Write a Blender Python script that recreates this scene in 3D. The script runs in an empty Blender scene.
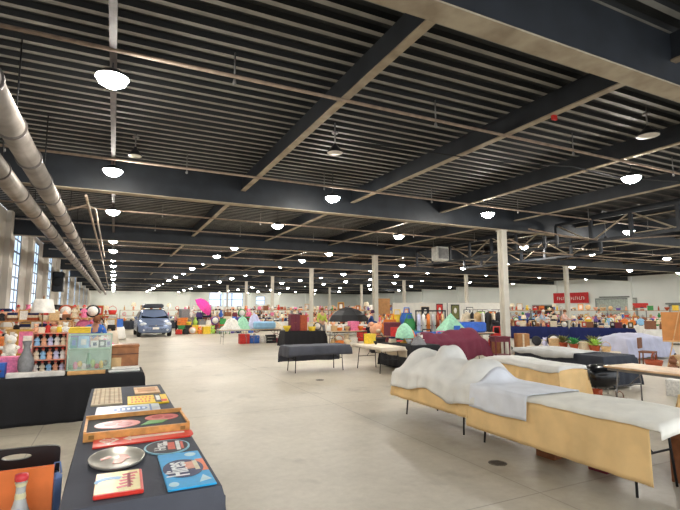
import bpy, math, random
from mathutils import Vector, Matrix, noise
PI = math.pi
C = bpy.context.scene.collection
# ------------------------------------------------------------------ camera model
HE = 1.84; FL = 465.0
PITCH = math.atan(53 / FL); YAW = math.atan(226.5 / math.hypot(FL, 53))
_cp, _sp, _ca, _sa = math.cos(PITCH), math.sin(PITCH), math.cos(YAW), math.sin(YAW)
_R = Vector((_ca, -_sa, 0)); _F = Vector((_sa * _cp, _ca * _cp, _sp)); _U = Vector((-_sa * _sp, -_ca * _sp, _cp))
def P(x, y, z):
    """point of the hall at height z seen in direction (x, y)"""
    d = _F + _R * ((x - 340) / FL) + _U * ((255 - y) / FL)
    t = (z - HE) / d.z
    return Vector((d.x * t, d.y * t, z))
def sx(p):
    q = Vector(p) - Vector((0, 0, HE)); return q.dot(_R) / max(q.dot(_F), .01)

# ------------------------------------------------------------------ materials
def lin(c):
    c = c / 255.0
    return c / 12.92 if c <= .04045 else ((c + .055) / 1.055) ** 2.4
_mats = {}
def mat(name, rgb, rough=.7, metal=0., var=.12, scale=6., bump=.0, bscale=60., emit=0., alpha=1., sheen=0., rgb2=None, trans=0.):
    if name in _mats: return _mats[name]
    m = bpy.data.materials.new(name); m.use_nodes = True
    nt = m.node_tree; N = nt.nodes; L = nt.links
    b = N['Principled BSDF']
    c = [lin(v) for v in rgb] + [1]
    b.inputs['Roughness'].default_value = rough; b.inputs['Metallic'].default_value = metal
    if alpha < 1: b.inputs['Alpha'].default_value = alpha
    if trans: b.inputs['Transmission Weight'].default_value = trans
    if emit:
        b.inputs['Emission Color'].default_value = c; b.inputs['Emission Strength'].default_value = emit
        b.inputs['Base Color'].default_value = c
    else:
        tc = N.new('ShaderNodeTexCoord'); nz = N.new('ShaderNodeTexNoise'); nz.inputs['Scale'].default_value = scale
        nz.inputs['Detail'].default_value = 5
        L.new(tc.outputs['Object'], nz.inputs['Vector'])
        mx = N.new('ShaderNodeMix'); mx.data_type = 'RGBA'
        c2 = [lin(v) for v in rgb2] + [1] if rgb2 else [v * (1 - var * 2) for v in c[:3]] + [1]
        c1 = c if rgb2 else [min(1, v * (1 + var)) for v in c[:3]] + [1]
        mx.inputs[6].default_value = c1; mx.inputs[7].default_value = c2
        rp = N.new('ShaderNodeMapRange'); rp.inputs[1].default_value = .35; rp.inputs[2].default_value = .68
        L.new(nz.outputs['Fac'], rp.inputs[0]); L.new(rp.outputs[0], mx.inputs[0]); L.new(mx.outputs[2], b.inputs['Base Color'])
        if bump:
            n2 = N.new('ShaderNodeTexNoise'); n2.inputs['Scale'].default_value = bscale; L.new(tc.outputs['Object'], n2.inputs['Vector'])
            bp = N.new('ShaderNodeBump'); bp.inputs['Strength'].default_value = bump; bp.inputs['Distance'].default_value = .02
            L.new(n2.outputs['Fac'], bp.inputs['Height']); L.new(bp.outputs[0], b.inputs['Normal'])
    _mats[name] = m
    return m
COL = {
 'white': (238,234,226), 'cream': (236,220,190), 'red': (214,52,44), 'blue': (56,110,200), 'navy': (28,38,84), 'green': (64,150,78),
 'yellow': (240,205,60), 'orange': (236,132,52), 'pink': (240,130,170), 'brown': (136,84,52), 'tan': (212,176,126), 'black': (28,28,32),
 'grey': (138,138,140), 'teal': (36,140,140), 'purple': (104,84,158), 'maroon': (110,36,52), 'light blue': (150,200,236),
 'lime': (176,214,96), 'mint': (168,222,190), 'peach': (240,178,140), 'silver': (190,192,194), 'gold': (206,160,70), 'lavender': (206,206,236),
 'magenta': (226,60,160), 'olive': (112,112,60), 'rust': (176,80,44)}
def cm(name, rough=.6):
    return mat('paint_' + name.replace(' ', '_') + str(rough), COL[name], rough, var=.1, scale=9)
def cloth_mat(name, rgb, bump=.25):
    return mat('cloth_' + name, rgb, .9, var=.06, scale=3, bump=bump, bscale=220)
CHROME = mat('chrome', (190,190,192), .25, 1.)
STEEL_GREY = mat('grey_steel_tube', (120,118,116), .45, .3)
BLACKM = mat('black_metal', (26,26,28), .45, .2)
RUBBER = mat('rubber', (20,20,20), .8)
WOOD = mat('oak_wood', (190,140,86), .5, var=.2, scale=12)
WOODD = mat('dark_wood', (70,36,26), .4, var=.2, scale=12)
WOODB = mat('brown_wood', (140,88,50), .5, var=.22, scale=8)
GLASS = mat('clear_glass', (225,240,235), .05, alpha=.22)
SKIN = mat('skin', (214,164,136), .6, var=.04)
CARD = mat('cardboard', (190,140,92), .85, var=.08)

# ------------------------------------------------------------------ mesh builder
class MB:
    def __init__(s): s.v = []; s.f = []; s.fm = []; s.sm = []
    def add(s, vs, fs, M=None, m=0, smooth=False):
        n = len(s.v)
        for v in vs:
            v = Vector(v)
            if M is not None: v = M @ v
            s.v.append(v)
        for f in fs:
            s.f.append([i + n for i in f]); s.fm.append(m); s.sm.append(smooth)
        return s
    def box(s, c, d, M=None, m=0, rz=0, bev=0):
        x, y, z = d[0] / 2, d[1] / 2, d[2] / 2
        T = Matrix.Translation(c) @ Matrix.Rotation(rz, 4, 'Z')
        if M is not None: T = M @ T
        if bev:
            b = min(bev, x * .9, y * .9, z * .9)
            vs = []; 
            for zz, ins in ((-z, b), (-z + b, 0), (z - b, 0), (z, b)):
                X, Y = x - ins, y - ins; c2 = b if ins == 0 else b * .4
                vs += [(X - c2, -Y, zz), (X, -Y + c2, zz), (X, Y - c2, zz), (X - c2, Y, zz), (-X + c2, Y, zz), (-X, Y - c2, zz), (-X, -Y + c2, zz), (-X + c2, -Y, zz)]
            fs = [list(range(7, -1, -1)), list(range(24, 32))]
            for r in range(3):
                for i in range(8): fs.append([r * 8 + i, r * 8 + (i + 1) % 8, r * 8 + 8 + (i + 1) % 8, r * 8 + 8 + i])
            return s.add(vs, fs, T, m)
        vs = [(-x, -y, -z), (x, -y, -z), (x, y, -z), (-x, y, -z), (-x, -y, z), (x, -y, z), (x, y, z), (-x, y, z)]
        return s.add(vs, [(3, 2, 1, 0), (4, 5, 6, 7), (0, 1, 5, 4), (1, 2, 6, 5), (2, 3, 7, 6), (3, 0, 4, 7)], T, m)
    def bar(s, a, b, w, h=None, m=0):
        a = Vector(a); b = Vector(b); d = b - a; h = h or w
        q = d.to_track_quat('Z', 'Y').to_matrix().to_4x4()
        return s.box((0, 0, 0), (w, h, d.length), Matrix.Translation((a + b) / 2) @ q, m)
    def tube(s, pts, r, seg=8, m=0, cap=True, smooth=True):
        pts = [Vector(p) for p in pts]; n = len(pts); vs = []; fs = []
        rr = r if isinstance(r, (list, tuple)) else [r] * n
        prev = None
        for i, p in enumerate(pts):
            d = (pts[min(i + 1, n - 1)] - pts[max(i - 1, 0)]).normalized()
            if prev is None:
                up = Vector((0, 0, 1)) if abs(d.z) < .9 else Vector((1, 0, 0)); u = d.cross(up).normalized()
            else:
                u = (prev - d * prev.dot(d)).normalized()
            prev = u; w = d.cross(u)
            for k in range(seg):
                a = 2 * PI * k / seg; vs.append(p + (u * math.cos(a) + w * math.sin(a)) * rr[i])
        for i in range(n - 1):
            for k in range(seg): fs.append((i * seg + k, i * seg + (k + 1) % seg, (i + 1) * seg + (k + 1) % seg, (i + 1) * seg + k))
        s.add(vs, fs, None, m, smooth)
        if cap:
            b = len(s.v) - n * seg
            s.f.append([b + k for k in range(seg)][::-1]); s.fm.append(m); s.sm.append(False)
            s.f.append([b + (n - 1) * seg + k for k in range(seg)]); s.fm.append(m); s.sm.append(False)
        return s
    def lathe(s, prof, c=(0, 0, 0), seg=16, M=None, m=0, smooth=True, sy=1.):
        vs = []; fs = []
        for r, z in prof:
            for k in range(seg):
                a = 2 * PI * k / seg; vs.append((c[0] + r * math.cos(a), c[1] + r * sy * math.sin(a), c[2] + z))
        for i in range(len(prof) - 1):
            for k in range(seg): fs.append((i * seg + k, i * seg + (k + 1) % seg, (i + 1) * seg + (k + 1) % seg, (i + 1) * seg + k))
        s.add(vs, fs, M, m, smooth)
        if prof[0][0] > .0005: s.add([v for v in vs[:seg]], [list(range(seg))[::-1]], M, m)
        if prof[-1][0] > .0005: s.add([v for v in vs[-seg:]], [list(range(seg))], M, m)
        return s
    def ball(s, c, r, seg=12, m=0, M=None):
        if not isinstance(r, (tuple, list)): r = (r, r, r)
        vs = []; fs = []; rings = max(4, seg // 2)
        for i in range(rings + 1):
            t = PI * i / rings
            for k in range(seg):
                a = 2 * PI * k / seg
                vs.append((c[0] + r[0] * math.sin(t) * math.cos(a), c[1] + r[1] * math.sin(t) * math.sin(a), c[2] - r[2] * math.cos(t)))
        for i in range(rings):
            for k in range(seg): fs.append((i * seg + k, i * seg + (k + 1) % seg, (i + 1) * seg + (k + 1) % seg, (i + 1) * seg + k))
        return s.add(vs, fs, M, m, True)
    def prism(s, poly, z0, z1, M=None, m=0):
        n = len(poly); vs = [(x, y, z0) for x, y in poly] + [(x, y, z1) for x, y in poly]
        fs = [list(range(n))[::-1], list(range(n, 2 * n))] + [(i, (i + 1) % n, n + (i + 1) % n, n + i) for i in range(n)]
        return s.add(vs, fs, M, m)
    def build(s, name, mats, parent=None, loc=None, rz=0):
        me = bpy.data.meshes.new(name); me.from_pydata([tuple(v) for v in s.v], [], s.f)
        if not isinstance(mats, (list, tuple)): mats = [mats]
        for m in mats: me.materials.append(m)
        me.polygons.foreach_set('material_index', s.fm); me.polygons.foreach_set('use_smooth', s.sm); me.update()
        o = bpy.data.objects.new(name, me); C.objects.link(o)
        if parent is not None: o.parent = parent
        if loc is not None: o.location = loc
        if rz: o.rotation_euler = (0, 0, rz)
        return o
def tag(o, label=None, cat=None, group=None, kind=None):
    if label: o['label'] = label
    if cat: o['category'] = cat
    if group: o['group'] = group
    if kind: o['kind'] = kind
    return o
def thing(name, label, cat, loc=(0, 0, 0), rz=0, group=None, s=None):
    o = bpy.data.objects.new(name, None); C.objects.link(o); o.empty_display_size = .1
    o.location = loc; o.rotation_euler = (0, 0, rz)
    if s: o.scale = s if isinstance(s, (tuple, list)) else (s, s, s)
    return tag(o, label, cat, group)
KIDS = {}
def copy_tree(o, parent=None):
    c = o.copy(); C.objects.link(c)
    if parent is not None: c.parent = parent
    for ch in list(o.children): copy_tree(ch, c)
    return c
def struct(name, mb, m, **k): return tag(mb.build(name, m, **k), kind='structure')
ORD = ['first','second','third','fourth','fifth','sixth','seventh','eighth','ninth','tenth','eleventh','twelfth','thirteenth','fourteenth',
 'fifteenth','sixteenth','seventeenth','eighteenth','nineteenth','twentieth'] 
for t in ('twenty','thirty','forty','fifty','sixty'):
    if t != 'twenty': ORD.append({'thirty':'thirtieth','forty':'fortieth','fifty':'fiftieth','sixty':'sixtieth'}[t])
    for w in ORD[:9]: ORD.append(t + '-' + w)
rnd = random.Random(7)

# ------------------------------------------------------------------ setting: floor
def floor_mat():
    m = bpy.data.materials.new('worn_concrete'); m.use_nodes = True
    nt = m.node_tree; N = nt.nodes; L = nt.links; b = N['Principled BSDF']
    tc = N.new('ShaderNodeTexCoord')
    def nz(scale, det=6, rough=.55):
        n = N.new('ShaderNodeTexNoise'); n.inputs['Scale'].default_value = scale; n.inputs['Detail'].default_value = det
        n.inputs['Roughness'].default_value = rough; L.new(tc.outputs['Object'], n.inputs['Vector']); return n
    def ramp(src, a, b_, c0, c1):
        r = N.new('ShaderNodeValToRGB'); e = r.color_ramp.elements
        e[0].position = a; e[1].position = b_; e[0].color = [lin(v) for v in c0] + [1]; e[1].color = [lin(v) for v in c1] + [1]
        L.new(src, r.inputs[0]); return r
    base = ramp(nz(.35, 8, .6).outputs['Fac'], .35, .65, (184,175,158), (207,198,180))
    fine = ramp(nz(9, 8, .7).outputs['Fac'], .3, .7, (196,190,184), (255,255,255))
    mul = N.new('ShaderNodeMix'); mul.data_type = 'RGBA'; mul.blend_type = 'MULTIPLY'; mul.inputs[0].default_value = .35
    L.new(base.outputs[0], mul.inputs[6]); L.new(fine.outputs[0], mul.inputs[7])
    st = ramp(nz(1.3, 4, .5).outputs['Fac'], .60, .72, (255,255,255), (150,146,138))
    mul2 = N.new('ShaderNodeMix'); mul2.data_type = 'RGBA'; mul2.blend_type = 'MULTIPLY'; mul2.inputs[0].default_value = .35
    L.new(mul.outputs[2], mul2.inputs[6]); L.new(st.outputs[0], mul2.inputs[7])
    sp = N.new('ShaderNodeSeparateXYZ'); L.new(tc.outputs['Object'], sp.inputs[0])
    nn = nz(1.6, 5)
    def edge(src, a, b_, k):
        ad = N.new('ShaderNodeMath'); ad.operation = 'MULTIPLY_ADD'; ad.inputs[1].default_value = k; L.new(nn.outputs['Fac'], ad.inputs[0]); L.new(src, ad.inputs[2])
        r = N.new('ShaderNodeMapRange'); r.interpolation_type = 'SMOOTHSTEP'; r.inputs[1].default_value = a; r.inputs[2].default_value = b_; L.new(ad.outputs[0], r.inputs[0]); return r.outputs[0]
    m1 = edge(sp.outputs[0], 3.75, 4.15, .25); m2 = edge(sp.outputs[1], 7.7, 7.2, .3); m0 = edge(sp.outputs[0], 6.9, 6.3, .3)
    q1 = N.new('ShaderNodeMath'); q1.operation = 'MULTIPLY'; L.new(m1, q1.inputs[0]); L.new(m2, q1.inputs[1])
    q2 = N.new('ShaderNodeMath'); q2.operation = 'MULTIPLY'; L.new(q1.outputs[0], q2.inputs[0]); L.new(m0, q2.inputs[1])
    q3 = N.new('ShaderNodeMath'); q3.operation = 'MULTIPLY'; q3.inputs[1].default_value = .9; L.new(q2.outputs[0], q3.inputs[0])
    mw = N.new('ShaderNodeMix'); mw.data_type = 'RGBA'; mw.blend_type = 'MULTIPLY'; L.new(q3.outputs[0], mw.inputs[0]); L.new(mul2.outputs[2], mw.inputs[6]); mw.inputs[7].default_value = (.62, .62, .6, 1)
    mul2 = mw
    # control joints
    sep = N.new('ShaderNodeSeparateXYZ'); L.new(tc.outputs['Object'], sep.inputs[0])
    outs = []
    for ax, off in ((0, .9), (1, 1.3)):
        a = N.new('ShaderNodeMath'); a.operation = 'ADD'; a.inputs[1].default_value = off; L.new(sep.outputs[ax], a.inputs[0])
        d = N.new('ShaderNodeMath'); d.operation = 'PINGPONG'; d.inputs[1].default_value = 2.42; L.new(a.outputs[0], d.inputs[0])
        c = N.new('ShaderNodeMath'); c.operation = 'LESS_THAN'; c.inputs[1].default_value = .008; L.new(d.outputs[0], c.inputs[0]); outs.append(c)
    mx = N.new('ShaderNodeMath'); mx.operation = 'MAXIMUM'; L.new(outs[0].outputs[0], mx.inputs[0]); L.new(outs[1].outputs[0], mx.inputs[1])
    sc = N.new('ShaderNodeMath'); sc.operation = 'MULTIPLY'; sc.inputs[1].default_value = .45; L.new(mx.outputs[0], sc.inputs[0])
    m3 = N.new('ShaderNodeMix'); m3.data_type = 'RGBA'; L.new(sc.outputs[0], m3.inputs[0])
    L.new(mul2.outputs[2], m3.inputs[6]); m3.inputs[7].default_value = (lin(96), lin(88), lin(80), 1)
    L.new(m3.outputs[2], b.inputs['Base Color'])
    rr = N.new('ShaderNodeMapRange'); rr.inputs[3].default_value = .28; rr.inputs[4].default_value = .55
    L.new(nz(1.1).outputs['Fac'], rr.inputs[0]); L.new(rr.outputs[0], b.inputs['Roughness'])
    b.inputs['Specular IOR Level'].default_value = .35
    return m
XL, XR, YB, ZC = -4.0, 52.0, 98.0, 5.7
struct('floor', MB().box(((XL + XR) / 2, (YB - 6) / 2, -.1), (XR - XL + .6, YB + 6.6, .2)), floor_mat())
WALLM = mat('painted_block', (240,244,238), .8, var=.02, scale=.4)
WALLL = mat('painted_brick', (204,198,188), .8, var=.03, scale=.5)
DECK_D = mat('deck_recess_shaded', (30,32,33), .6, .0, var=.12, scale=1.2)
DECK_L = mat('deck_rib_lit', (134,132,126), .6, .0, var=.12, scale=2.)
WEBM = mat('steel_web_dark', (40,44,50), .5, .1, var=.15, scale=2.)
FLM = mat('flange_tan', (172,160,138), .6, .0, var=.18, scale=3., rgb2=(138,124,104))  # flanges mottled tan, paler than the dark webs
# corrugated deck: rib faces down coloured as lit, recesses up coloured as shaded
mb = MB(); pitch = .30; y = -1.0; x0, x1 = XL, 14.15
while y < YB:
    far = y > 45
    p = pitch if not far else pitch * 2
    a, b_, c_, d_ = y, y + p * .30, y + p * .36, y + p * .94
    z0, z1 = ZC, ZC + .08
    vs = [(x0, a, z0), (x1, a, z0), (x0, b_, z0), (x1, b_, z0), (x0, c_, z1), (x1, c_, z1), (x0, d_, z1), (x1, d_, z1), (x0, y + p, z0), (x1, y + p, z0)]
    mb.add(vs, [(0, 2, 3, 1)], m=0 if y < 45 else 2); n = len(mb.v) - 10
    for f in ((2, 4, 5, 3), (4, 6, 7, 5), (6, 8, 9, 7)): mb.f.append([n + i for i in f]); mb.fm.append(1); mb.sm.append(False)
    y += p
mb.box(((XL + XR) / 2, YB / 2 - .6, ZC + .16), (XR - XL, YB + 1.2, .05), m=1)
y = -1.
while y < YB:      # the eastern bays carry the same deck with darker ribs
    vs = [(14.15, y, ZC), (XR, y, ZC), (14.15, y + .1, ZC), (XR, y + .1, ZC), (14.15, y + .12, ZC + .08), (XR, y + .12, ZC + .08), (14.15, y + .5, ZC + .08), (XR, y + .5, ZC + .08), (14.15, y + .6, ZC), (XR, y + .6, ZC)]
    mb.add(vs, [(0, 2, 3, 1)], m=2); n = len(mb.v) - 10
    for f in ((2, 4, 5, 3), (4, 6, 7, 5), (6, 8, 9, 7)): mb.f.append([n + i for i in f]); mb.fm.append(1); mb.sm.append(False)
    y += .6
struct('ceiling', mb, [DECK_L, DECK_D, mat('deck_rib_dark', (84,76,72), .7, var=.15, scale=1.)])

# left wall with tall windows
WIN = [(19.6, .8), (25.0, .8), (30.6, .8), (37.0, .8), (44.5, .8), (52, .8), (60, .8), (68, .8), (77, .8), (86, .8)]
mb = MB(); t = .3; yp = -6
zb, zt = 1.5, 5.45
for yc, hw in WIN:
    mb.box((XL - t / 2, (yp + yc - hw) / 2, ZC / 2), (t, yc - hw - yp, ZC))
    mb.box((XL - t / 2, yc, zb / 2), (t, hw * 2, zb)); mb.box((XL - t / 2, yc, (zt + ZC) / 2), (t, hw * 2, ZC - zt)); yp = yc + hw
mb.box((XL - t / 2, (yp + YB) / 2, ZC / 2), (t, YB - yp, ZC))
struct('wall_left', mb, WALLL)
PANE = mat('bright_window_pane', (186,212,240), .3, emit=.42)
FRM = mat('window_frame_metal', (96,104,112), .5, .2)
for i, (yc, hw) in enumerate(WIN):
    w = thing('window_%d' % (i + 1), None, None, (XL, yc, 0)); w['kind'] = 'structure'
    MB().box((-.05, 0, (zb + zt) / 2), (.02, hw * 2 - .04, zt - zb - .04)).build('window_pane', PANE, w)
    f = MB()
    for s in (-1, 1): f.box((-.03, s * (hw - .03), (zb + zt) / 2), (.04, .06, zt - zb))
    f.box((-.03, 0, (zb + zt) / 2), (.03, .05, zt - zb))
    for k in range(8): f.box((-.03, 0, zb + (zt - zb) * k / 7 * .985 + .03), (.04, hw * 2, .07))
    f.build('window_frame', FRM, w)
# pilasters on the left wall
for i, yy in enumerate((13.4, 22.3, 27.8, 33.8, 40.8, 48.2)):
    struct('trim_%d' % (i + 1), MB().box((XL + .1, yy, ZC / 2), (.2, .45, ZC)), WALLL)

# back wall with three big windows
def wall_back():
    mb = MB(); t = .3; wins = [(17.6, 24.6, 2.2, 5.0), (27.4, 29.4, 2.6, 4.3)]; xp = XL
    for a, b_, z0, z1 in wins:
        mb.box(((xp + a) / 2, YB + t / 2, ZC / 2), (a - xp, t, ZC)); mb.box(((a + b_) / 2, YB + t / 2, z0 / 2), (b_ - a, t, z0))
        mb.box(((a + b_) / 2, YB + t / 2, (z1 + ZC) / 2), (b_ - a, t, ZC - z1)); xp = b_
    mb.box(((xp + XR) / 2, YB + t / 2, ZC / 2), (XR - xp, t, ZC)); struct('wall_back', mb, WALLM)
    for i, (a, b_, z0, z1) in enumerate(wins):
        w = thing('window_%d' % (20 + i), None, None, ((a + b_) / 2, YB, 0)); w['kind'] = 'structure'
        MB().box((0, .15, (z0 + z1) / 2), (b_ - a, .02, z1 - z0)).build('window_pane', PANE, w)
        f = MB(); n = 3 if i == 0 else 1
        for k in range(n + 1): f.box((-(b_ - a) / 2 + (b_ - a) * k / n, .08, (z0 + z1) / 2), (.16, .1, z1 - z0))
        for z in (z0, z1, (z0 + z1) / 2): f.box((0, .08, z), (b_ - a, .1, .1))
        f.build('window_frame', FRM, w)
wall_back()
struct('wall_right', MB().box((XR + .15, (YB - 6) / 2, ZC / 2), (.3, YB + 6, ZC)), WALLM)
for i, yy in enumerate((23.1, 32.8, 42.5, 52, 62, 72, 82)):
    struct('trim_%d' % (20 + i), MB().box((XR - .12, yy, ZC / 2), (.24, .5, ZC)), WALLM)
    struct('trim_%d' % (30 + i), MB().box((8 + i * 6.2, YB - .12, ZC / 2), (.5, .24, ZC)), WALLM)

# ------------------------------------------------------------------ roof steel
BX = [XL + .15] + [-.35 + 3.63 * k for k in range(1, 15)]      # beams along the hall
GY = [3.58, 13.4] + [13.4 + 9.75 * k for k in range(1, 9)]     # girders across it
def ibeam(name, length, w, z0, z1, webt, M, cat):
    root = bpy.data.objects.new(name, None); C.objects.link(root); root['kind'] = 'structure'
    MB().box((0, 0, (z0 + .03 + z1) / 2), (length, webt, z1 - z0 - .03), M).build('beam_web', WEBM, root)
    MB().box((0, 0, z0 + .012), (length, w, .024), M).build('beam_flange', FLM, root)
    return root
for gy in GY:
    ibeam('roof_girder', XR - XL, .29, 4.85, ZC - .01, .1, Matrix.Translation(((XL + XR) / 2, gy, 0)), 'girder')
for bx in BX[1:]:
    ibeam('roof_beam', YB - 1, .14, 5.27, ZC - .01, .05, Matrix.Translation((bx, (YB - 1) / 2 + .0, 0)) @ Matrix.Rotation(PI / 2, 4, 'Z'), 'beam')
# deep lattice truss east of the first column row
def truss(X, ya, yb, z0, z1, label, n):
    t = thing('roof_truss', label, 'truss', (X, ya, 0)); t['kind'] = 'structure'
    L = yb - ya
    MB().box((0, L / 2, z0), (.12, L, .1)).box((0, L / 2, z1), (.12, L, .1)).build('chord', WEBM, t)
    for k in range(n + 1):
        MB().box((0, L * k / n, (z0 + z1) / 2), (.1, .12, z1 - z0)).build('truss_post', WEBM, t)
        if k < n:
            a = (0, L * k / n, z0 if k % 2 else z1); b_ = (0, L * (k + 1) / n, z1 if k % 2 else z0)
            MB().tube([a, b_], .03).build('brace', FLM, t)
truss(16.2, 3.9, 13.1, 4.35, 5.2, None, 6)
truss(16.2, 13.7, 22.9, 4.35, 5.2, None, 6)
truss(19.8, 13.7, 22.9, 4.35, 5.2, None, 6)

# columns
COLW = mat('column_white_paint', (206,201,188), .55, var=.04, scale=3)
def make_column(z1):
    t = thing('steel_column', None, 'column')
    MB().box((0, 0, z1 / 2), (.03, .24, z1)).box((0, .12, z1 / 2), (.24, .025, z1)).box((0, -.12, z1 / 2), (.24, .025, z1)).build('shaft', COLW, t)
    MB().box((0, 0, .02), (.42, .42, .04)).build('base_plate', COLW, t)
    MB().box((0, 0, z1 - .015), (.32, .32, .03)).build('cap_plate', COLW, t)
    for s in (-1, 1):
        for q in (-1, 1): MB().lathe([(.02, 0), (.02, .05), (.0, .06)], (s * .17, q * .17, .04), 6).build('anchor_bolt', STEEL_GREY, t)
    return t
proto = make_column(4.85)
cols = [(13.5, 13.4, 'nearest white steel column, standing left of the cardboard box'), (13.45, 23.15, 'white steel column behind the person in dark blue'),
        (13.5, 32.9, 'white steel column behind the black umbrella'), (13.5, 42.65, 'white steel column rising behind the light blue folded cover'),
        (13.5, 52.4, 'thin far column, fifth back in the nearest column row'), (13.5, 62.15, 'thin far column, sixth back in the nearest column row'),
        (29.4, 23.15, 'white steel column in front of the navy draped tables'), (28.6, 32.9, 'white column behind the rack of dark coats'),
        (28.4, 42.65, 'white column behind the framed prints on the white screen'), (28.4, 52.4, 'far column, fourth back in the second row from the camera'),
        (28.4, 62.15, 'far column, fifth back in the second row from the camera')]
for i, (x, y, lb) in enumerate(cols):
    c = proto if i == 0 else copy_tree(proto); c.location = (x, y, 0); c.rotation_euler.z = 0; tag(c, lb, 'column', 'white steel columns')

# ducts
DUCT = mat('galvanised_duct', (150,142,134), .5, .3, var=.14, scale=2.2)
DUCTC = mat('duct_collar_metal', (96,90,86), .5, .3)
def duct(X, Z, r, y0, y1, step, label):
    t = thing('air_duct', label, 'duct', (X, y0, Z))
    MB().tube([(0, 0, 0), (0, y1 - y0, 0)], r, 20).build('duct_pipe', DUCT, t)
    y = 0.6
    while y < min(70, y1 - y0):
        MB().tube([(0, y, 0), (0, y + .05, 0)], r + .026, 20).build('duct_collar', DUCTC, t)
        if int(y / step) % 2 == 0:
            MB().tube([(0, y + .3, r), (0, y + .3, ZC - Z)], .012, 6).build('hanger_rod', BLACKM, t)
        y += step
duct(-1.38, 4.3, .17, .8, 92, 1.5, 'upper round galvanised duct running the length of the hall, right of its twin')
duct(-2.18, 4.55, .2, 1.5, 92, 2.2, 'left round galvanised duct hanging closest to the window wall')
# pipes
PIPE = mat('sprinkler_pipe', (156,136,118), .6, .0, var=.15)
def pipe(name, pts, r, label, cat='pipe', m=None):
    o = MB().tube(pts, r, 8).build(name, m or PIPE); return tag(o, label, cat)
RUNS = [(6.45, 5.2), (11.4, 5.18), (17.6, 5.2), (20.9, 5.2), (27.5, 5.2), (31, 5.2), (37, 5.2), (41, 5.2), (47, 5.2)]
for i, (yy, zz) in enumerate(RUNS):
    t = thing('sprinkler_pipe', 'thin dusty sprinkler pipe across the ceiling, %s back from the camera' % ORD[i], 'pipe', (0, yy, zz), group='sprinkler pipes across the ceiling')
    MB().tube([(XL + .5, 0, 0), (15, .1, 0), (44, .1, 0)], .029, 8).build('pipe', PIPE, t)
    for k in range(12):
        x = -2.2 + k * 3.63
        if i < 4: MB().tube([(x, .05, 0), (x, .05, .38)], .012, 6).lathe([(.012, -.12), (.03, -.1), (.015, -.03)], (x, .05, 0), 8).build('sprinkler_head', STEEL_GREY, t)
pipe('conduit', [(-.75, 12.9, 4.6), (-.75, 14, 4.6), (-.75, 30, 4.75), (-.8, 80, 4.75)], .035, 'long brown pipe running beside the right-hand round duct')
pipe('conduit', [(-1.2, 13.9, 4.4), (-.8, 14.2, 4.62), (-.62, 15, 4.7), (-.6, 30, 4.75)], .03, 'bent brown pipe branching off the right-hand duct toward the light rail')
pipe('conduit', [(4.2, 8.2, 5.24), (8, 7.9, 5.24), (9.8, 7.4, 5.24), (11.2, 7.2, 5.1), (14.0, 7.0, 5.24)], .014, 'thin dark cable looping between the unlit dome lamps', 'cable', BLACKM)
pipe('conduit', [(14.4, 12.9, 4.9), (15.2, 11.8, 4.5), (16.3, 11.2, 4.35), (20, 10.6, 4.7), (25, 9.5, 4.7)], .03, 'pale conduit swooping right from the nearest white column')
pipe('conduit', [(14.2, 13.7, 4.6), (17, 15, 4.35), (22, 15.2, 4.4), (28, 15.2, 4.4)], .035, 'brown pipe crossing behind the roof truss')
# light rail (unistrut channel with the first row of lamps)
RAILM = mat('painted_channel', (88,82,82), .7, .0)
rail = thing('light_rail', 'long steel channel carrying the row of lamps above the left side', 'rail', (-.17, 0, 5.22))
MB().box((0, 46, 0), (.09, 92, .03)).box((-.04, 46, .03), (.012, 92, .05)).box((.04, 46, .03), (.012, 92, .05)).build('channel', RAILM, rail)
for k in range(16): MB().tube([(0, 1.4 + k * 4.87, .05), (0, 1.4 + k * 4.87, ZC - 5.22)], .012, 6).build('hanger_rod', BLACKM, rail)

# ------------------------------------------------------------------ lamps
LENS = mat('lamp_lens', (255,250,240), .3, emit=80.)
HOUS = mat('lamp_housing', (60,60,64), .4, .5)
def make_light():
    t = thing('high_bay_lamp', None, 'lamp')
    MB().lathe([(.07, .12), (.15, .08), (.215, .02), (.215, .0)][::-1], (0, 0, 0), 18).build('housing', HOUS, t)
    MB().lathe([(.0, -.14), (.09, -.12), (.17, -.07), (.21, 0)], (0, 0, 0), 14).build('lens', LENS, t)
    MB().tube([(0, 0, .1), (0, 0, .73)], .012, 6).build('stem', HOUS, t)
    return t
lp = make_light(); first = True
ROWS = [(-.17, [6.84, 11.65, 16.7, 24, 28.4, 33.5, 38.6, 43.6, 49.5, 56, 62.5, 70, 79, 87, 94.5], 'above the left side aisle'),
        (5.5, [11.85, 16.85, 24, 28.6, 33.3, 38.4, 43.6, 49.5, 56, 62.5, 70, 79, 87, 94.5], 'second from the left'),
        (11.15, [6.82, 11.65, 17.1, 24.5, 28.8, 33.4, 38.4, 43.6, 49.5, 56, 62.5, 70, 79, 87, 94.5], 'third from the left'),
        (18.95, [11.85, 17.3, 24.2, 28.7, 33.4, 38.4, 43.6, 49.5, 56, 62.5, 70, 79, 87, 94.5], 'fourth from the left'),
        (24.7, [9.8, 17.66, 24.2, 28.7, 33.4, 38.4, 43.6, 49.5, 56, 62.5, 70, 79, 87, 94.5], 'fifth from the left'),
        (31.5, [11.85, 17.4, 24.2, 33.4, 43.6, 49.5, 56, 65, 75, 85, 94.5], 'sixth from the left'),
        (38.5, [14, 19, 24.2, 33.4, 43.6, 56, 68, 80, 92], 'seventh from the left'),
        (45.5, [16, 24.2, 33.4, 43.6, 56, 70], 'eighth from the left')]
for X, ys, where in ROWS:  # end lamps next to the back wall added to brighten it
    for k, yy in enumerate(ys):
        c = lp if first else copy_tree(lp); first = False
        c.location = (X, yy, 4.98)
        tag(c, 'lit round lamp, %s from the front in the lamp row %s' % (ORD[k], where), 'lamp', 'lit high bay lamps')
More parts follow.
